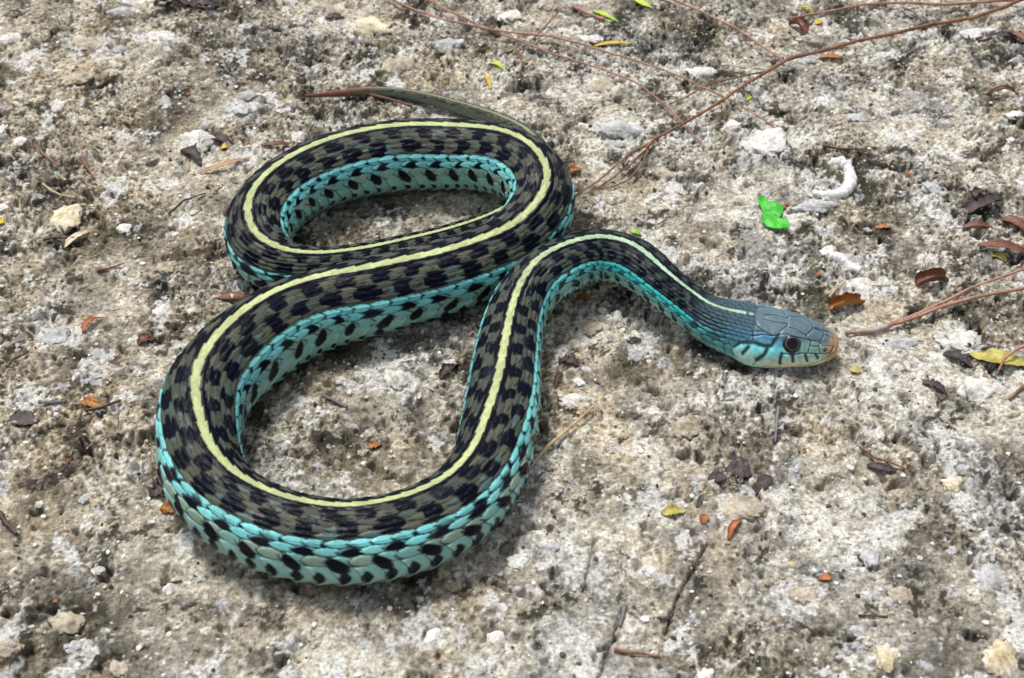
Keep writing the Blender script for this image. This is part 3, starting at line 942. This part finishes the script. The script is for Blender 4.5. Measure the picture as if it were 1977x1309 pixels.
# ---------------------------------------------------------------- tubes and leaves
def tube(name, pts, rad, mat, parent=None, sides=7, knobs=0.16, seed=1):
    """a tapered, slightly knobbly stalk through points in metres"""
    pts = np.asarray(pts, float)
    P = catmull(pts, 7)
    n = len(P)
    T = np.gradient(P, axis=0)
    T /= np.linalg.norm(T, axis=1)[:, None] + 1e-12
    u = np.cross(T, [0, 0, 1.0])
    u /= np.linalg.norm(u, axis=1)[:, None] + 1e-9
    w = np.cross(u, T)
    r = np.interp(np.linspace(0, 1, n), np.linspace(0, 1, len(rad)), rad)
    r = r * (1 + knobs * np.random.default_rng(seed).normal(size=n).clip(-2, 2))
    ph = np.linspace(0, 2 * math.pi, sides, endpoint=False)
    V = P[:, None] + (u[:, None] * np.cos(ph)[None, :, None] + w[:, None] * np.sin(ph)[None, :, None]) * r[:, None, None]
    idx = np.arange(n * sides).reshape(n, sides)
    nx_ = np.roll(idx, -1, 1)
    F = [tuple(q) for q in np.stack([idx[:-1], nx_[:-1], nx_[1:], idx[1:]], -1).reshape(-1, 4).tolist()]
    F += [tuple(idx[0][::-1].tolist()), tuple(idx[-1].tolist())]
    return mesh_obj(name, V.reshape(-1, 3), F, mat, parent)


def on_rock(pix, r, sag=0.8, dz=None):
    """points of a stalk lying on the rock: it bridges the hollows and rests on the lumps"""
    out = []
    pix = [np.array(p, float) for p in pix]
    dense_ = []
    for a, b in zip(pix[:-1], pix[1:]):
        k = max(2, int(np.linalg.norm(b - a) / 14))
        dense_ += [a + (b - a) * i / k for i in range(k)]
    dense_.append(pix[-1])
    xy = np.array([at(*p)[:2] for p in dense_])
    z = np.array([gmax(x, y, 0.0006) for x, y in xy])
    zz = z.copy()
    for _ in range(14):
        pad = np.concatenate([[zz[0]], zz, [zz[-1]]])
        zz = np.maximum(zz * 0.9 + z * 0.1, (pad[:-2] + pad[2:]) / 2 * sag + zz * (1 - sag))
    zz = zz + r * 0.7
    if dz is not None:
        zz = zz + np.interp(np.linspace(0, 1, len(zz)), np.linspace(0, 1, len(dz)), dz)
    # keep the picture of the plan: lift along the vertical only
    return np.column_stack([xy, zz])


PINK = plant_mat("dry_pink_stalk", (0.26, 0.115, 0.075), (0.40, 0.23, 0.17), 180)
RUST = plant_mat("rust_brown_twig", (0.11, 0.045, 0.025), (0.27, 0.125, 0.06), 180)
DARKB = plant_mat("dark_brown_bark", (0.035, 0.022, 0.018), (0.10, 0.06, 0.045), 250)
GREYS = plant_mat("grey_stick", (0.09, 0.085, 0.09), (0.20, 0.19, 0.20), 250)
STRAW = plant_mat("tan_straw", (0.36, 0.24, 0.13), (0.56, 0.42, 0.27), 200)
GREEN = plant_mat("bright_green_leaf", (0.015, 0.26, 0.012), (0.06, 0.52, 0.03), 160, 0.45)
LIME = plant_mat("lime_leaf", (0.20, 0.38, 0.03), (0.42, 0.52, 0.06), 160, 0.5)
YELL = plant_mat("yellow_leaf", (0.42, 0.26, 0.01), (0.62, 0.44, 0.03), 200, 0.5)
OLIVE = plant_mat("yellow_green_leaf", (0.20, 0.17, 0.03), (0.52, 0.46, 0.12), 220, 0.5)
REDB = plant_mat("red_brown_leaf", (0.085, 0.028, 0.018), (0.21, 0.075, 0.045), 200, 0.5)
AMBER = plant_mat("amber_leaf", (0.16, 0.05, 0.008), (0.42, 0.17, 0.02), 260, 0.4)
ORANGE = plant_mat("orange_flake", (0.22, 0.065, 0.022), (0.40, 0.15, 0.05), 260, 0.5)
PLUM = plant_mat("dark_plum_leaf", (0.028, 0.020, 0.022), (0.085, 0.058, 0.058), 300, 0.6)


def leaf(name, p0, p1, width, mat, curl=0.6, arch=0.1, shape=0.8, ragged=0.12, seed=1, lift=0.0, parent=None):
    """a thin blade from pixel p0 to p1 lying on the rock; width in mm, curl in radians across, arch as a share of the length"""
    r = np.random.default_rng(seed)
    a, b = at(*p0), at(*p1)
    ax = (b - a)[:2]
    Ln = np.linalg.norm(ax)
    ax = ax / Ln
    sd_ = np.array([-ax[1], ax[0]])
    n, m_ = 16, 8
    w = width / 1000
    z0, z1 = gz(a[0], a[1]), gz(b[0], b[1])
    zm = max(gz(*(a[:2] + (b - a)[:2] * t)) for t in (0.25, 0.5, 0.75))
    top_, bot_ = [], []
    bend = r.uniform(-0.12, 0.12) * Ln
    for i in range(n):
        u = i / (n - 1)
        prof = max(0.06, math.sin(math.pi * min(0.995, max(0.005, u)) ** shape)) ** 0.75
        if curl > 1.5:                                     # rolled leaves have open, blunt ends
            prof = min(1.0, 0.72 + prof * 0.5)
        c = a[:2] + ax * Ln * u + sd_ * bend * math.sin(math.pi * u)
        zb = z0 * (1 - u) + z1 * u + (max(0, zm - (z0 + z1) / 2) * 0.8 + arch * Ln) * math.sin(math.pi * u)
        rowt, rowb = [], []
        for j in range(m_):
            v = (j / (m_ - 1) - 0.5) * 2
            e = 1 + (ragged * r.normal() if abs(v) == 1 else 0)
            ww = w / 2 * prof * e
            if curl > 0.05:
                R_ = ww / curl
                y, z = R_ * math.sin(v * curl), R_ * (1 - math.cos(v * curl))
            else:
                y, z = ww * v, 0
            z += 0.04 * w * r.normal() * ragged * 4
            q = np.array([*(c + sd_ * y), zb + z + 0.00015 + lift])
            rowt.append(q + [0, 0, 0.00018])
            rowb.append(q)
        top_.append(rowt)
        bot_.append(rowb)
    T = np.array(top_).reshape(-1, 3)
    B = np.array(bot_).reshape(-1, 3)
    idx = np.arange(n * m_).reshape(n, m_)
    o = n * m_
    F = np.stack([idx[:-1, :-1], idx[1:, :-1], idx[1:, 1:], idx[:-1, 1:]], -1).reshape(-1, 4).tolist()
    F = [tuple(q) for q in F] + [tuple(x + o for x in q[::-1]) for q in F]
    rim = idx[0, :].tolist() + idx[1:, -1].tolist() + idx[-1, -2::-1].tolist() + idx[-2:0, 0].tolist()
    for p, q in zip(rim, rim[1:] + rim[:1]):
        F.append((p, q, q + o, p + o))
    return mesh_obj(name, np.vstack([T, B]), F, mat, parent)


def poly_leaf(name, pix, mat, thick=0.00025, lift=0.0011, seed=1):
    """a torn, crumpled piece of leaf with the given outline"""
    from mathutils.geometry import delaunay_2d_cdt
    q = np.array([at(*p)[:2] for p in pix])
    n0 = len(q)
    lo, hi = q.min(0), q.max(0)
    inner = [Vector((x, y)) for x in np.arange(lo[0], hi[0], 0.0007) for y in np.arange(lo[1], hi[1], 0.0007)]
    vs, _, fs, _, _, _ = delaunay_2d_cdt([Vector(p) for p in q] + inner, [(i, (i + 1) % n0) for i in range(n0)], [list(range(n0))], 1, 1e-7)
    v = np.array([p[:] for p in vs])
    zb = max(gz(*p) for p in q) * 0.7 + gz(*q.mean(0)) * 0.3
    u = (v - q.mean(0)) * 1000
    z = zb + lift * (0.55 + 0.9 * perlin(u[:, 0] / 3.4 + 7, u[:, 1] / 3.4, seed) + 0.35 * perlin(u[:, 0] / 1.3, u[:, 1] / 1.3, seed + 1)) + 0.00006 * np.abs(u[:, 0] + 0.5 * u[:, 1])
    top_ = np.column_stack([v, z + thick])
    bot_ = np.column_stack([v, z])
    m_ = len(v)
    F = [tuple(f) for f in fs] + [tuple(i + m_ for i in f[::-1]) for f in fs]
    cnt = {}
    for f in fs:
        for e in zip(f, list(f[1:]) + [f[0]]):
            cnt[e] = cnt.get(e, 0) + 1
    for (i, j) in cnt:
        if (j, i) not in cnt:
            F.append((j, i, i + m_, j + m_))
    return mesh_obj(name, np.vstack([top_, bot_]), F, mat)


# ---- long stalks
def stalk(name, pix, r0, r1, mat, label, cat, dz=None, group=None):
    o = tube(name, on_rock(pix, r0 / 1000, dz=dz), [r0 / 1000, (r0 + r1) / 2000, r1 / 1000], mat, seed=len(label))
    return tag(o, label, cat, group)


tw = empty("twig", at(1450, 178))
tag(tw, "long rust brown twig with forked tip reaching across the rock towards the coil", "twig")
TW0 = at(1450, 178)


def tw_part(name, pix, r, dz=None):
    pts = on_rock(pix, r[0] / 1000, dz=dz) - TW0
    return tube(name, pts, [x / 1000 for x in r], RUST, tw, seed=len(pix))


tw_part("stem", [(1990, 6), (1940, 28), (1870, 50), (1800, 62), (1700, 85), (1620, 103), (1560, 120), (1517, 135), (1450, 178), (1400, 210), (1330, 245), (1262, 278), (1248, 292)], [0.85, 0.72, 0.5], [.0035, .003, .004, .004, .003, .001])
tw_part("branch", [(1505, 141), (1470, 157), (1440, 163), (1370, 174), (1317, 195), (1290, 203)], [0.45, 0.35, 0.25], [.003, .001, 0])
tw_part("branch", [(1262, 279), (1215, 300), (1180, 330), (1145, 358), (1110, 380)], [0.5, 0.35, 0.3], [.001, .0015, 0])
tw_part("branch", [(1255, 286), (1215, 322), (1182, 343), (1150, 360)], [0.4, 0.3, 0.25], [.001, .001, 0])
tw_part("branch", [(1252, 290), (1238, 322), (1212, 348), (1180, 360), (1146, 358)], [0.4, 0.3, 0.25], [.001, .001, 0])
stalk("pine_needle", [(785, -10), (862, 34), (929, 60), (996, 82), (1063, 108), (1164, 138), (1231, 168), (1282, 205), (1320, 242), (1361, 286)], 0.52, 0.3, PINK, "pink dry stalk crossing the rock and ending under the forked rust twig", "pine needle", [.002, .0015, .001, .002, 0])
stalk("pine_needle", [(735, -8), (804, 30), (862, 50), (946, 68), (1000, 76), (1063, 83), (1130, 94), (1198, 114), (1265, 138), (1320, 162), (1367, 185), (1418, 208), (1468, 232), (1508, 254)], 0.5, 0.3, PINK, "longest pink dry stalk, running on beyond the rust twig to the pale lump", "pine needle", [.001, .0025, .002, .001, 0])
stalk("pine_needle", [(1268, -8), (1317, 17), (1367, 44), (1418, 67), (1461, 97), (1512, 131)], 0.5, 0.4, PINK, "pale pink stalk whose end touches the middle of the rust twig", "pine needle", [.001, .002, .003])
stalk("pine_needle", [(1519, 30), (1586, 22), (1653, 17), (1754, 15), (1821, 18), (1888, 15), (1995, 8)], 0.4, 0.75, PINK, "straight brown stalk lying beside the thick end of the rust twig", "pine needle", [0, .002, .002])
nd = empty("pine_needle_pair", at(1640, 637))
tag(nd, "pair of red brown pine needles joined at a grey base beside the snake's snout", "pine needle")
ND0 = at(1640, 637)
tube("sheath", on_rock([(1634, 638), (1660, 636), (1690, 634), (1722, 624)], 0.0008, dz=[.0002, .0006]) - ND0, [0.0007, 0.0009, 0.0008], plant_mat("grey_sheath", (0.24, 0.12, 0.09), (0.42, 0.36, 0.33), 260), nd, seed=3)
tube("needle", on_rock([(1715, 626), (1760, 616), (1821, 600), (1888, 588), (1990, 574)], 0.0006, dz=[.0006, .002, .004]) - ND0, [0.0007, 0.0006, 0.0005], PINK, nd, seed=4)
tube("needle", on_rock([(1715, 625), (1760, 613), (1821, 595), (1888, 573), (1990, 538)], 0.0006, dz=[.0007, .003, .006]) - ND0, [0.0006, 0.0005, 0.0004], PINK, nd, seed=5)
stalk("pine_needle", [(1990, 680), (1955, 692), (1935, 704), (1925, 722)], 0.55, 0.4, PINK, "short hooked pine needle arching over the yellow green leaf", "pine needle", [.004, .003, .001])
stalk("pine_needle", [(1990, 738), (1968, 752), (1950, 770)], 0.6, 0.4, RUST, "short dark red needle stub beside the large white stone", "pine needle")
stalk("straw", [(1022, 908), (1056, 870), (1100, 832), (1147, 790)], 0.55, 0.4, STRAW, "tan straw leaning against the snake's front bend", "straw", [0, .001, .002])
stalk("stick", [(1503, 784), (1500, 815), (1497, 852)], 0.5, 0.35, GREYS, "thin grey upright-lying stick on bare rock below the snake's head", "stick")
stalk("stick", [(74, 776), (98, 777), (126, 775)], 0.6, 0.5, GREYS, "short grey stick beside the orange brown flake", "stick")
stalk("stick", [(166, 797), (200, 790), (235, 778)], 0.5, 0.35, DARKB, "dark bent stick just under the orange brown flake", "stick")
stalk("stick", [(15, 716), (28, 700), (58, 684)], 0.4, 0.3, DARKB, "thin dark bent stick near the plum coloured leaf", "stick")
stalk("stick", [(186, 520), (208, 514), (237, 504)], 0.5, 0.3, RUST, "short rust stick lying alone left of the coil", "stick")
stalk("stick", [(325, 414), (350, 402), (372, 397), (398, 382)], 0.4, 0.25, DARKB, "long thin dark stick pointing at the coil's left bend", "stick", [0, .002, 0])
stalk("stick", [(84, 468), (108, 463), (148, 462)], 0.45, 0.3, DARKB, "dark curved stick tucked under the pale curled leaf", "stick")
stalk("stick", [(89, 374), (104, 384), (122, 391), (149, 393)], 0.45, 0.3, STRAW, "tan hooked stick above the ochre white stone", "stick", [.002, .001, 0])
stalk("stick", [(626, 778), (645, 786), (672, 800)], 0.55, 0.4, GREYS, "grey stick inside the snake's large front loop", "stick")
stalk("stick", [(1029, 76), (1052, 60), (1081, 33)], 0.4, 0.3, RUST, "short thin rust stick standing across the two pink stalks", "stick", [0, .002, .003])
stalk("stick", [(1186, 1251), (1215, 1256), (1240, 1259), (1275, 1266)], 0.55, 0.25, RUST, "red brown stick beside the dark hole in the rock", "stick")
stalk("stick", [(1206, 1168), (1202, 1190), (1197, 1206)], 0.6, 0.4, GREYS, "slate grey stub lying in a crack of the rock", "stick")
stalk("stick", [(1658, 1186), (1685, 1187), (1714, 1189)], 0.35, 0.25, DARKB, "short dark splinter on the bare pale rock", "stick")
stalk("stick", [(1540, 1198), (1560, 1210), (1581, 1223)], 0.3, 0.2, DARKB, "hair thin dark splinter on the bare pale rock", "stick")
stalk("stick", [(308, 1124), (328, 1120), (350, 1116)], 0.4, 0.25, DARKB, "dark splinter touching a white pebble below the front bend", "stick")
stalk("stick", [(1660, 860), (1690, 885), (1765, 912)], 0.35, 0.2, RUST, "thin rust stalk running past the grey brown leaf", "stick", [0, .001, 0])
stalk("stick", [(714, 190), (750, 197), (795, 209)], 0.7, 0.4, REDB, "thick red stick lying under the snake's tail", "stick")
stalk("stick", [(1157, 556), (1175, 553), (1196, 550)], 0.5, 0.4, STRAW, "pale straw splinter under the snake's neck arch", "stick")
stalk("stick", [(1000, 106), (1008, 130), (1003, 158)], 0.35, 0.25, RUST, "faint rust stick beside the small green leaf", "stick")
stalk("stick", [(1107, 10), (1130, 22), (1166, 37)], 0.9, 0.6, PINK, "thick pink stub lying beside the lime green blade", "stick")
stalk("stick", [(1742, 20), (1760, 36), (1782, 56)], 0.5, 0.4, GREYS, "grey stick between the straight stalk and the rust twig", "stick", [.001, .003, .003])
stalk("stick", [(1662, 44), (1670, 62), (1690, 78)], 0.5, 0.4, GREYS, "bent grey stick near the red curled bit", "stick")
stalk("stick", [(1587, 286), (1620, 294), (1662, 297)], 0.6, 0.3, DARKB, "dark brown stick in the hollow above the white shell ring", "stick")
stalk("stick", [(1600, 575), (1612, 562), (1632, 546)], 0.4, 0.25, STRAW, "tan splinter above the amber curled leaf", "stick")
stalk("stick", [(160, 312), (170, 330), (184, 352)], 0.6, 0.3, RUST, "rust splinter below the rock ledge", "stick")
stalk("stick", [(70, 290), (90, 312), (118, 333)], 0.6, 0.4, RUST, "rust and tan twig end under the rock ledge", "stick")
stalk("stick", [(0, 990), (8, 1005), (32, 1030)], 0.9, 0.5, DARKB, "dark stump of a stick at the open rock's edge", "stick")

# ---- leaves and fragments
def put(o, label, cat="leaf", group=None):
    return tag(o, label, cat, group)


put(poly_leaf("leaf_fragment", [(1463, 378), (1475, 380), (1484, 388), (1497, 393), (1512, 399), (1512, 408), (1505, 420), (1518, 424), (1526, 434), (1522, 440), (1505, 441), (1496, 443), (1480, 438), (1471, 428), (1469, 417), (1474, 409), (1470, 401), (1464, 390)], GREEN), "bright green torn leaf fragment on the rock", "leaf fragment")
put(leaf("leaf", (1144, 12), (1196, 37), 3.0, LIME, 0.5, 0.05, seed=2), "lime green narrow blade at the pink stub")
put(leaf("leaf", (1226, -4), (1259, 20), 4.0, LIME, 0.5, 0.05, seed=3), "yellow lime leaf tip between two pink stalks")
put(leaf("leaf", (945, 125), (972, 137), 3.2, LIME, 0.6, 0.08, seed=4), "small green leaf bit near the pink stalks")
put(leaf("leaf", (934, 143), (946, 166), 2.0, YELL, 0.6, 0.08, seed=5), "tiny yellow shred below the small green leaf bit")
put(leaf("leaf", (1143, 80), (1220, 87), 2.4, YELL, 0.6, 0.03, seed=6), "narrow orange yellow leaf above the longest pink stalk")
put(leaf("leaf", (1528, 40), (1557, 58), 7.5, REDB, 1.7, 0.25, seed=7), "red curled leaf bit beside a yellow bit", "leaf")
put(leaf("leaf", (1575, 38), (1590, 34), 3.4, YELL, 0.6, 0.1, seed=8), "bright yellow bit beside the red curled leaf")
put(leaf("leaf", (1539, 8), (1573, 20), 1.6, YELL, 0.5, 0.2, seed=9), "thin yellow hooked shred beside the straight stalk")
put(leaf("leaf", (1441, 197), (1456, 189), 2.6, LIME, 0.5, 0.1, seed=10), "yellow green bit next to the rust twig")
put(leaf("leaf", (1903, 180), (1970, 185), 3.4, REDB, 1.4, 0.26, seed=11), "arched red brown leaf standing over a dark hollow")
put(leaf("leaf", (1848, 414), (1935, 385), 8, PLUM, 1.2, 0.12, 0.8, 0.3, seed=12), "large crumpled plum brown leaf by the orange brown leaf")
put(leaf("leaf", (1868, 392), (1905, 372), 4, DARKB, 1.0, 0.15, 0.8, 0.3, seed=13), "small dark shred on top of the crumpled plum leaf")
put(leaf("leaf", (1925, 424), (1990, 456), 5, REDB, 0.9, 0.06, 0.8, 0.15, seed=14), "orange brown leaf below the crumpled plum leaf")
put(leaf("leaf", (1857, 443), (1917, 446), 3.2, REDB, 0.7, 0.04, seed=15), "dark red lance shaped leaf beside the orange brown leaf")
put(leaf("leaf", (1912, 496), (1955, 506), 3.4, OLIVE, 0.5, 0.02, seed=17), "olive yellow leaf half hidden under a brown lance leaf")
put(leaf("leaf", (1884, 484), (1995, 500), 4.4, REDB, 0.7, 0.05, seed=16, lift=0.0012), "long brown lance shaped leaf over an olive yellow one")
put(leaf("leaf", (1768, 548), (1826, 545), 8.5, REDB, 1.9, 0.18, 0.8, 0.05, seed=18), "rolled red brown leaf opening upward near the pine needle pair")
put(leaf("leaf", (1603, 592), (1666, 577), 7.5, AMBER, 2.0, 0.08, 0.7, 0.07, seed=19), "amber rolled leaf just above the snake's snout")
put(leaf("leaf", (1872, 682), (1995, 708), 6.5, OLIVE, 0.6, 0.05, 0.8, 0.12, seed=20), "yellow green withered leaf lying under a hooked needle")
put(leaf("leaf", (1822, 680), (1880, 704), 4.0, PLUM, 0.8, 0.08, 0.8, 0.25, seed=21), "dark shrivelled leaf touching the yellow green leaf")
put(leaf("leaf", (1640, 706), (1664, 715), 3.2, OLIVE, 0.7, 0.08, 0.8, 0.2, seed=22), "small yellow leaf bit below the snake's snout")
put(leaf("leaf", (1783, 732), (1832, 752), 3.6, PLUM, 0.9, 0.08, 0.8, 0.2, seed=23), "dark brown rolled leaf left of the large white stone")
put(leaf("leaf", (18, 806), (74, 808), 6.2, PLUM, 0.5, 0.03, 0.8, 0.15, seed=24), "flat plum coloured leaf alone on brown rock")
put(leaf("leaf_fragment", (154, 768), (207, 786), 4.0, AMBER, 0.9, 0.05, 0.8, 0.25, seed=25), "orange brown flake lying on a dark bent stick", "leaf fragment")
put(leaf("leaf", (420, 574), (490, 571), 3.6, REDB, 0.5, 0.03, 0.8, 0.06, seed=26), "smooth red brown lance leaf pushed under the snake's flank")
put(leaf("leaf", (124, 477), (172, 450), 3.2, plant_mat("pale_tan_leaf", (0.48, 0.38, 0.27), (0.66, 0.56, 0.43), 200), 0.9, 0.08, seed=27), "pale tan curled leaf below the ochre white stone")
put(leaf("leaf", (296, 8), (370, 12), 9, PLUM, 1.0, 0.1, 0.8, 0.3, seed=28), "broad crumpled blackish leaf with a second one against it")
put(leaf("leaf", (360, 10), (440, 10), 7.5, PLUM, 0.8, 0.12, 0.8, 0.3, seed=29), "narrower blackish leaf lying against the broad crumpled one")
put(leaf("leaf", (627, 28), (664, 26), 5, PLUM, 0.8, 0.1, 0.8, 0.25, seed=30), "lone dark leaf scrap near the yellow white stone")
put(leaf("leaf", (350, 292), (388, 316), 5.5, PLUM, 1.0, 0.12, 0.8, 0.3, seed=31), "plum crumpled leaf in front of the white stone near the coil")
put(leaf("leaf", (407, 262), (452, 274), 4.5, PLUM, 0.8, 0.1, 0.8, 0.3, seed=32), "dark shrivelled leaf behind the white stone near the coil")
put(leaf("leaf_fragment", (426, 286), (440, 285), 3.0, YELL, 0.5, 0.1, seed=33), "small yellow flake right of the white stone near the coil", "leaf fragment")
put(leaf("bark_sliver", (380, 328), (480, 300), 2.6, plant_mat("tan_bark", (0.24, 0.12, 0.06), (0.46, 0.29, 0.17), 220), 0.5, 0.05, 0.9, 0.08, seed=34), "flat tan brown bark sliver in front of the plum crumpled leaf", "bark")
put(leaf("leaf", (290, 962), (334, 930), 6.5, PLUM, 1.1, 0.1, 0.8, 0.35, seed=35), "crumpled plum leaf touching the outside of the front bend")
put(leaf("leaf", (312, 978), (336, 988), 4.0, AMBER, 0.9, 0.05, 0.8, 0.3, seed=36), "rust scrap beneath the crumpled leaf at the front bend")
put(leaf("leaf_fragment", (713, 872), (737, 863), 2.8, ORANGE, 0.6, 0.05, 0.8, 0.25, seed=37), "bright orange flake inside the front loop", "leaf fragment")
put(leaf("leaf", (1366, 925), (1402, 932), 4.2, PLUM, 0.6, 0.05, 0.8, 0.35, seed=38), "small grey plum scrap left of a larger one on pale rock")
put(leaf("leaf", (1400, 905), (1452, 918), 7.5, PLUM, 0.6, 0.06, 0.8, 0.4, seed=39), "larger grey plum scrap with torn edges on pale rock")
put(leaf("leaf", (1462, 942), (1492, 914), 4.5, PLUM, 0.6, 0.06, 0.8, 0.15, seed=40), "oval grey plum leaf at the head of a crack")
put(leaf("leaf_fragment", (1405, 1043), (1430, 1012), 2.6, ORANGE, 1.2, 0.12, 0.9, 0.08, seed=41), "curved orange husk on pale rock near a crack", "husk")
put(leaf("leaf_fragment", (1353, 1010), (1367, 1001), 3.0, ORANGE, 0.6, 0.08, 0.8, 0.25, seed=42), "orange crumb left of the curved orange husk", "leaf fragment")
put(leaf("leaf", (1277, 990), (1324, 985), 3.8, OLIVE, 0.7, 0.08, 0.8, 0.2, seed=43), "yellow leaf bit on the pale rock right of the front bend")
put(leaf("leaf", (1676, 891), (1732, 906), 3.4, PLUM, 0.9, 0.08, 0.8, 0.15, seed=44), "grey brown folded leaf beside a thin rust stalk")
put(leaf("leaf_fragment", (1581, 1116), (1607, 1119), 2.2, ORANGE, 0.6, 0.08, seed=45), "ochre orange flake on the bare pale rock", "leaf fragment")
put(leaf("leaf", (850, 738), (888, 708), 3.6, DARKB, 1.2, 0.12, 0.8, 0.35, seed=46), "crumpled dark brown scrap inside the front loop")
put(leaf("leaf", (1072, 748), (1086, 716), 2.0, DARKB, 1.0, 0.15, 0.8, 0.3, seed=47), "curled dark brown shred right of the snake's straight flank")
put(leaf("leaf", (1080, 690), (1118, 706), 3.8, PLUM, 0.9, 0.1, 0.8, 0.35, seed=48), "dark shred on the rock inside the neck arch")
put(leaf("leaf_fragment", (1113, 566), (1141, 570), 3.2, AMBER, 0.8, 0.08, 0.8, 0.35, seed=49), "amber crumb in the shade of the neck arch", "leaf fragment")
put(leaf("leaf", (1238, 652), (1210, 668), 2.2, PLUM, 0.8, 0.08, 0.8, 0.3, seed=50), "narrow dark shred between neck arch and pale lump")
put(leaf("leaf", (158, 640), (196, 606), 2.6, ORANGE, 0.9, 0.15, 0.8, 0.3, seed=51), "ragged orange brown leaf wisp on brown rock left of the coil")
put(leaf("leaf", (265, 660), (298, 640), 4.0, REDB, 0.9, 0.2, 0.8, 0.4, seed=52), "tangled brown wisp beside the snake's left flank")
put(leaf("leaf_fragment", (1093, 330), (1122, 322), 4.5, AMBER, 1.0, 0.2, 0.8, 0.4, seed=53), "amber wisp standing at the coil's right bend", "leaf fragment")
put(leaf("leaf", (1217, 437), (1238, 445), 2.4, LIME, 0.5, 0.05, 0.8, 0.2, seed=54), "green moss bit behind the neck arch")
put(leaf("leaf", (1935, 60), (1990, 88), 4.0, REDB, 0.8, 0.1, 0.8, 0.2, seed=55), "red brown leaf beneath the thick end of the rust twig")
put(leaf("leaf", (1890, 72), (1985, 72), 4.6, PLUM, 0.8, 0.04, 0.8, 0.2, seed=56), "plum leaf beside the white stone under the twig")
put(leaf("leaf_fragment", (1580, 102), (1630, 108), 3.0, AMBER, 0.7, 0.05, 0.8, 0.3, seed=57), "amber scrap just above the rust twig's middle", "leaf fragment")
put(leaf("leaf_fragment", (-6, 430), (10, 434), 4.0, YELL, 0.6, 0.08, 0.8, 0.2, seed=58), "yellow flake below the rock ledge", "leaf fragment")
put(leaf("leaf_fragment", (1690, 430), (1722, 434), 2.2, ORANGE, 0.7, 0.05, 0.8, 0.3, seed=59), "orange shred above the dark hollow near the white chip", "leaf fragment")
put(leaf("leaf_fragment", (1500, 398), (1520, 390), 2.0, ORANGE, 0.5, 0.02, 0.8, 0.3, seed=60), "orange tip peeping from behind the green fragment", "leaf fragment")
put(leaf("leaf", (505, 283), (570, 276), 3.0, REDB, 0.7, 0.05, 0.9, 0.2, seed=61), "rust brown sliver touching the coil's upper left side")
CR = [((129, 1021), "tiny orange flake in brown rock outside the front bend"), ((133, 889), "tiny red orange flake beyond the flat plum coloured leaf"),
      ((108, 1160), "tiny orange flake beside a small white pebble below the front bend"), ((1028, 1306), "tiny orange flake near the red brown stick and dark hole"),
      ((80, 143), "tiny amber flake on brown rock above the small white pebble"), ((1410, 497), "tiny ochre flake on rock between neck arch and green fragment"),
      ((1580, 525), "tiny orange flake left of the white chalky chip"), ((1755, 338), "tiny orange flake right of the white shell ring"),
      ((1690, 166), "tiny orange flake right of the rust twig's middle"), ((1555, 866), "tiny orange flake on rock below the snake's head"),
      ((365, 188), "tiny orange flake left of the pale grey crust near the tail tip"), ((1790, 26), "tiny orange flake between straight stalk and rust twig")]
for i, ((px, py), lab) in enumerate(CR):
    a = rng.uniform(0, 6.28)
    r_ = rng.uniform(3, 5)
    o = leaf("flake", (px - r_ * math.cos(a), py - r_ * math.sin(a) * 0.7), (px + r_ * math.cos(a), py + r_ * math.sin(a) * 0.7), rng.uniform(1.0, 1.7), ORANGE, 0.6, 0.05, 0.8, 0.25, seed=100 + i)
    tag(o, lab, "flake", "tiny orange flakes")

# ---- white shell ring and chip: parts of the rock
ring = [(1601, 313), (1618, 312), (1634, 322), (1643, 342), (1636, 362), (1618, 372), (1596, 374), (1572, 366)]
pts = np.array([[*at(*p)[:2], gz(*at(*p)[:2]) + 0.0004] for p in ring])
tube("shell_fragment", pts, [0.0012, 0.0021, 0.0024, 0.0021, 0.0010], M_CHALK, ground, 10, 0.16, 5)
pts = np.array([[*at(*p)[:2], gz(*at(*p)[:2]) + 0.0001] for p in [(1603, 490), (1622, 494), (1642, 504), (1664, 516)]])
tube("shell_fragment", pts, [0.0016, 0.0018, 0.0012], M_CHALK, ground, 9, 0.12, 6)

# ---------------------------------------------------------------- loose grit: nobody could count it
gv, gf2 = ico(1)
N = 8500
gpx = rng.uniform(-0.22, 0.22, N)
gpy = rng.uniform(-0.13, 0.21, N)
keep = [i for i in range(N) if clear_of_snake(gpx[i], gpy[i], -1.5)]
V, F, Cg = [], [], []
pal = np.array([(0.70, 0.69, 0.66), (0.45, 0.39, 0.30), (0.09, 0.08, 0.06), (0.52, 0.50, 0.47), (0.34, 0.27, 0.18)])
for c_, i in enumerate(keep):
    s_ = 0.00028 + 0.0006 * rng.random() ** 2.5
    v = gv * (1 + 0.22 * rng.normal(size=(len(gv), 1))) * s_ * rng.uniform(0.6, 1.2, 3)
    V.append(v + [gpx[i], gpy[i], gz(gpx[i], gpy[i]) + s_ * 0.25])
    F.append(gf2 + c_ * len(gv))
    Cg.append(np.tile(pal[rng.choice(5, p=[.30, .26, .18, .18, .08])] * rng.uniform(0.8, 1.15), (len(gv), 1)))
m = NT("mixed_grit")
m.done(m.n("ShaderNodeAttribute", attribute_name="tone").outputs["Color"], 0.9, 0.25)
grit = mesh_obj("grit", np.vstack(V), np.vstack(F), m.m, smooth=False)
ca = grit.data.color_attributes.new("tone", 'FLOAT_COLOR', 'POINT')
ca.data.foreach_set("color", np.column_stack([np.vstack(Cg), np.ones(len(np.vstack(Cg)))]).astype(np.float32).ravel())
tag(grit, "fine loose grit of pale shell and dark sand over the rock", "grit", kind="stuff")
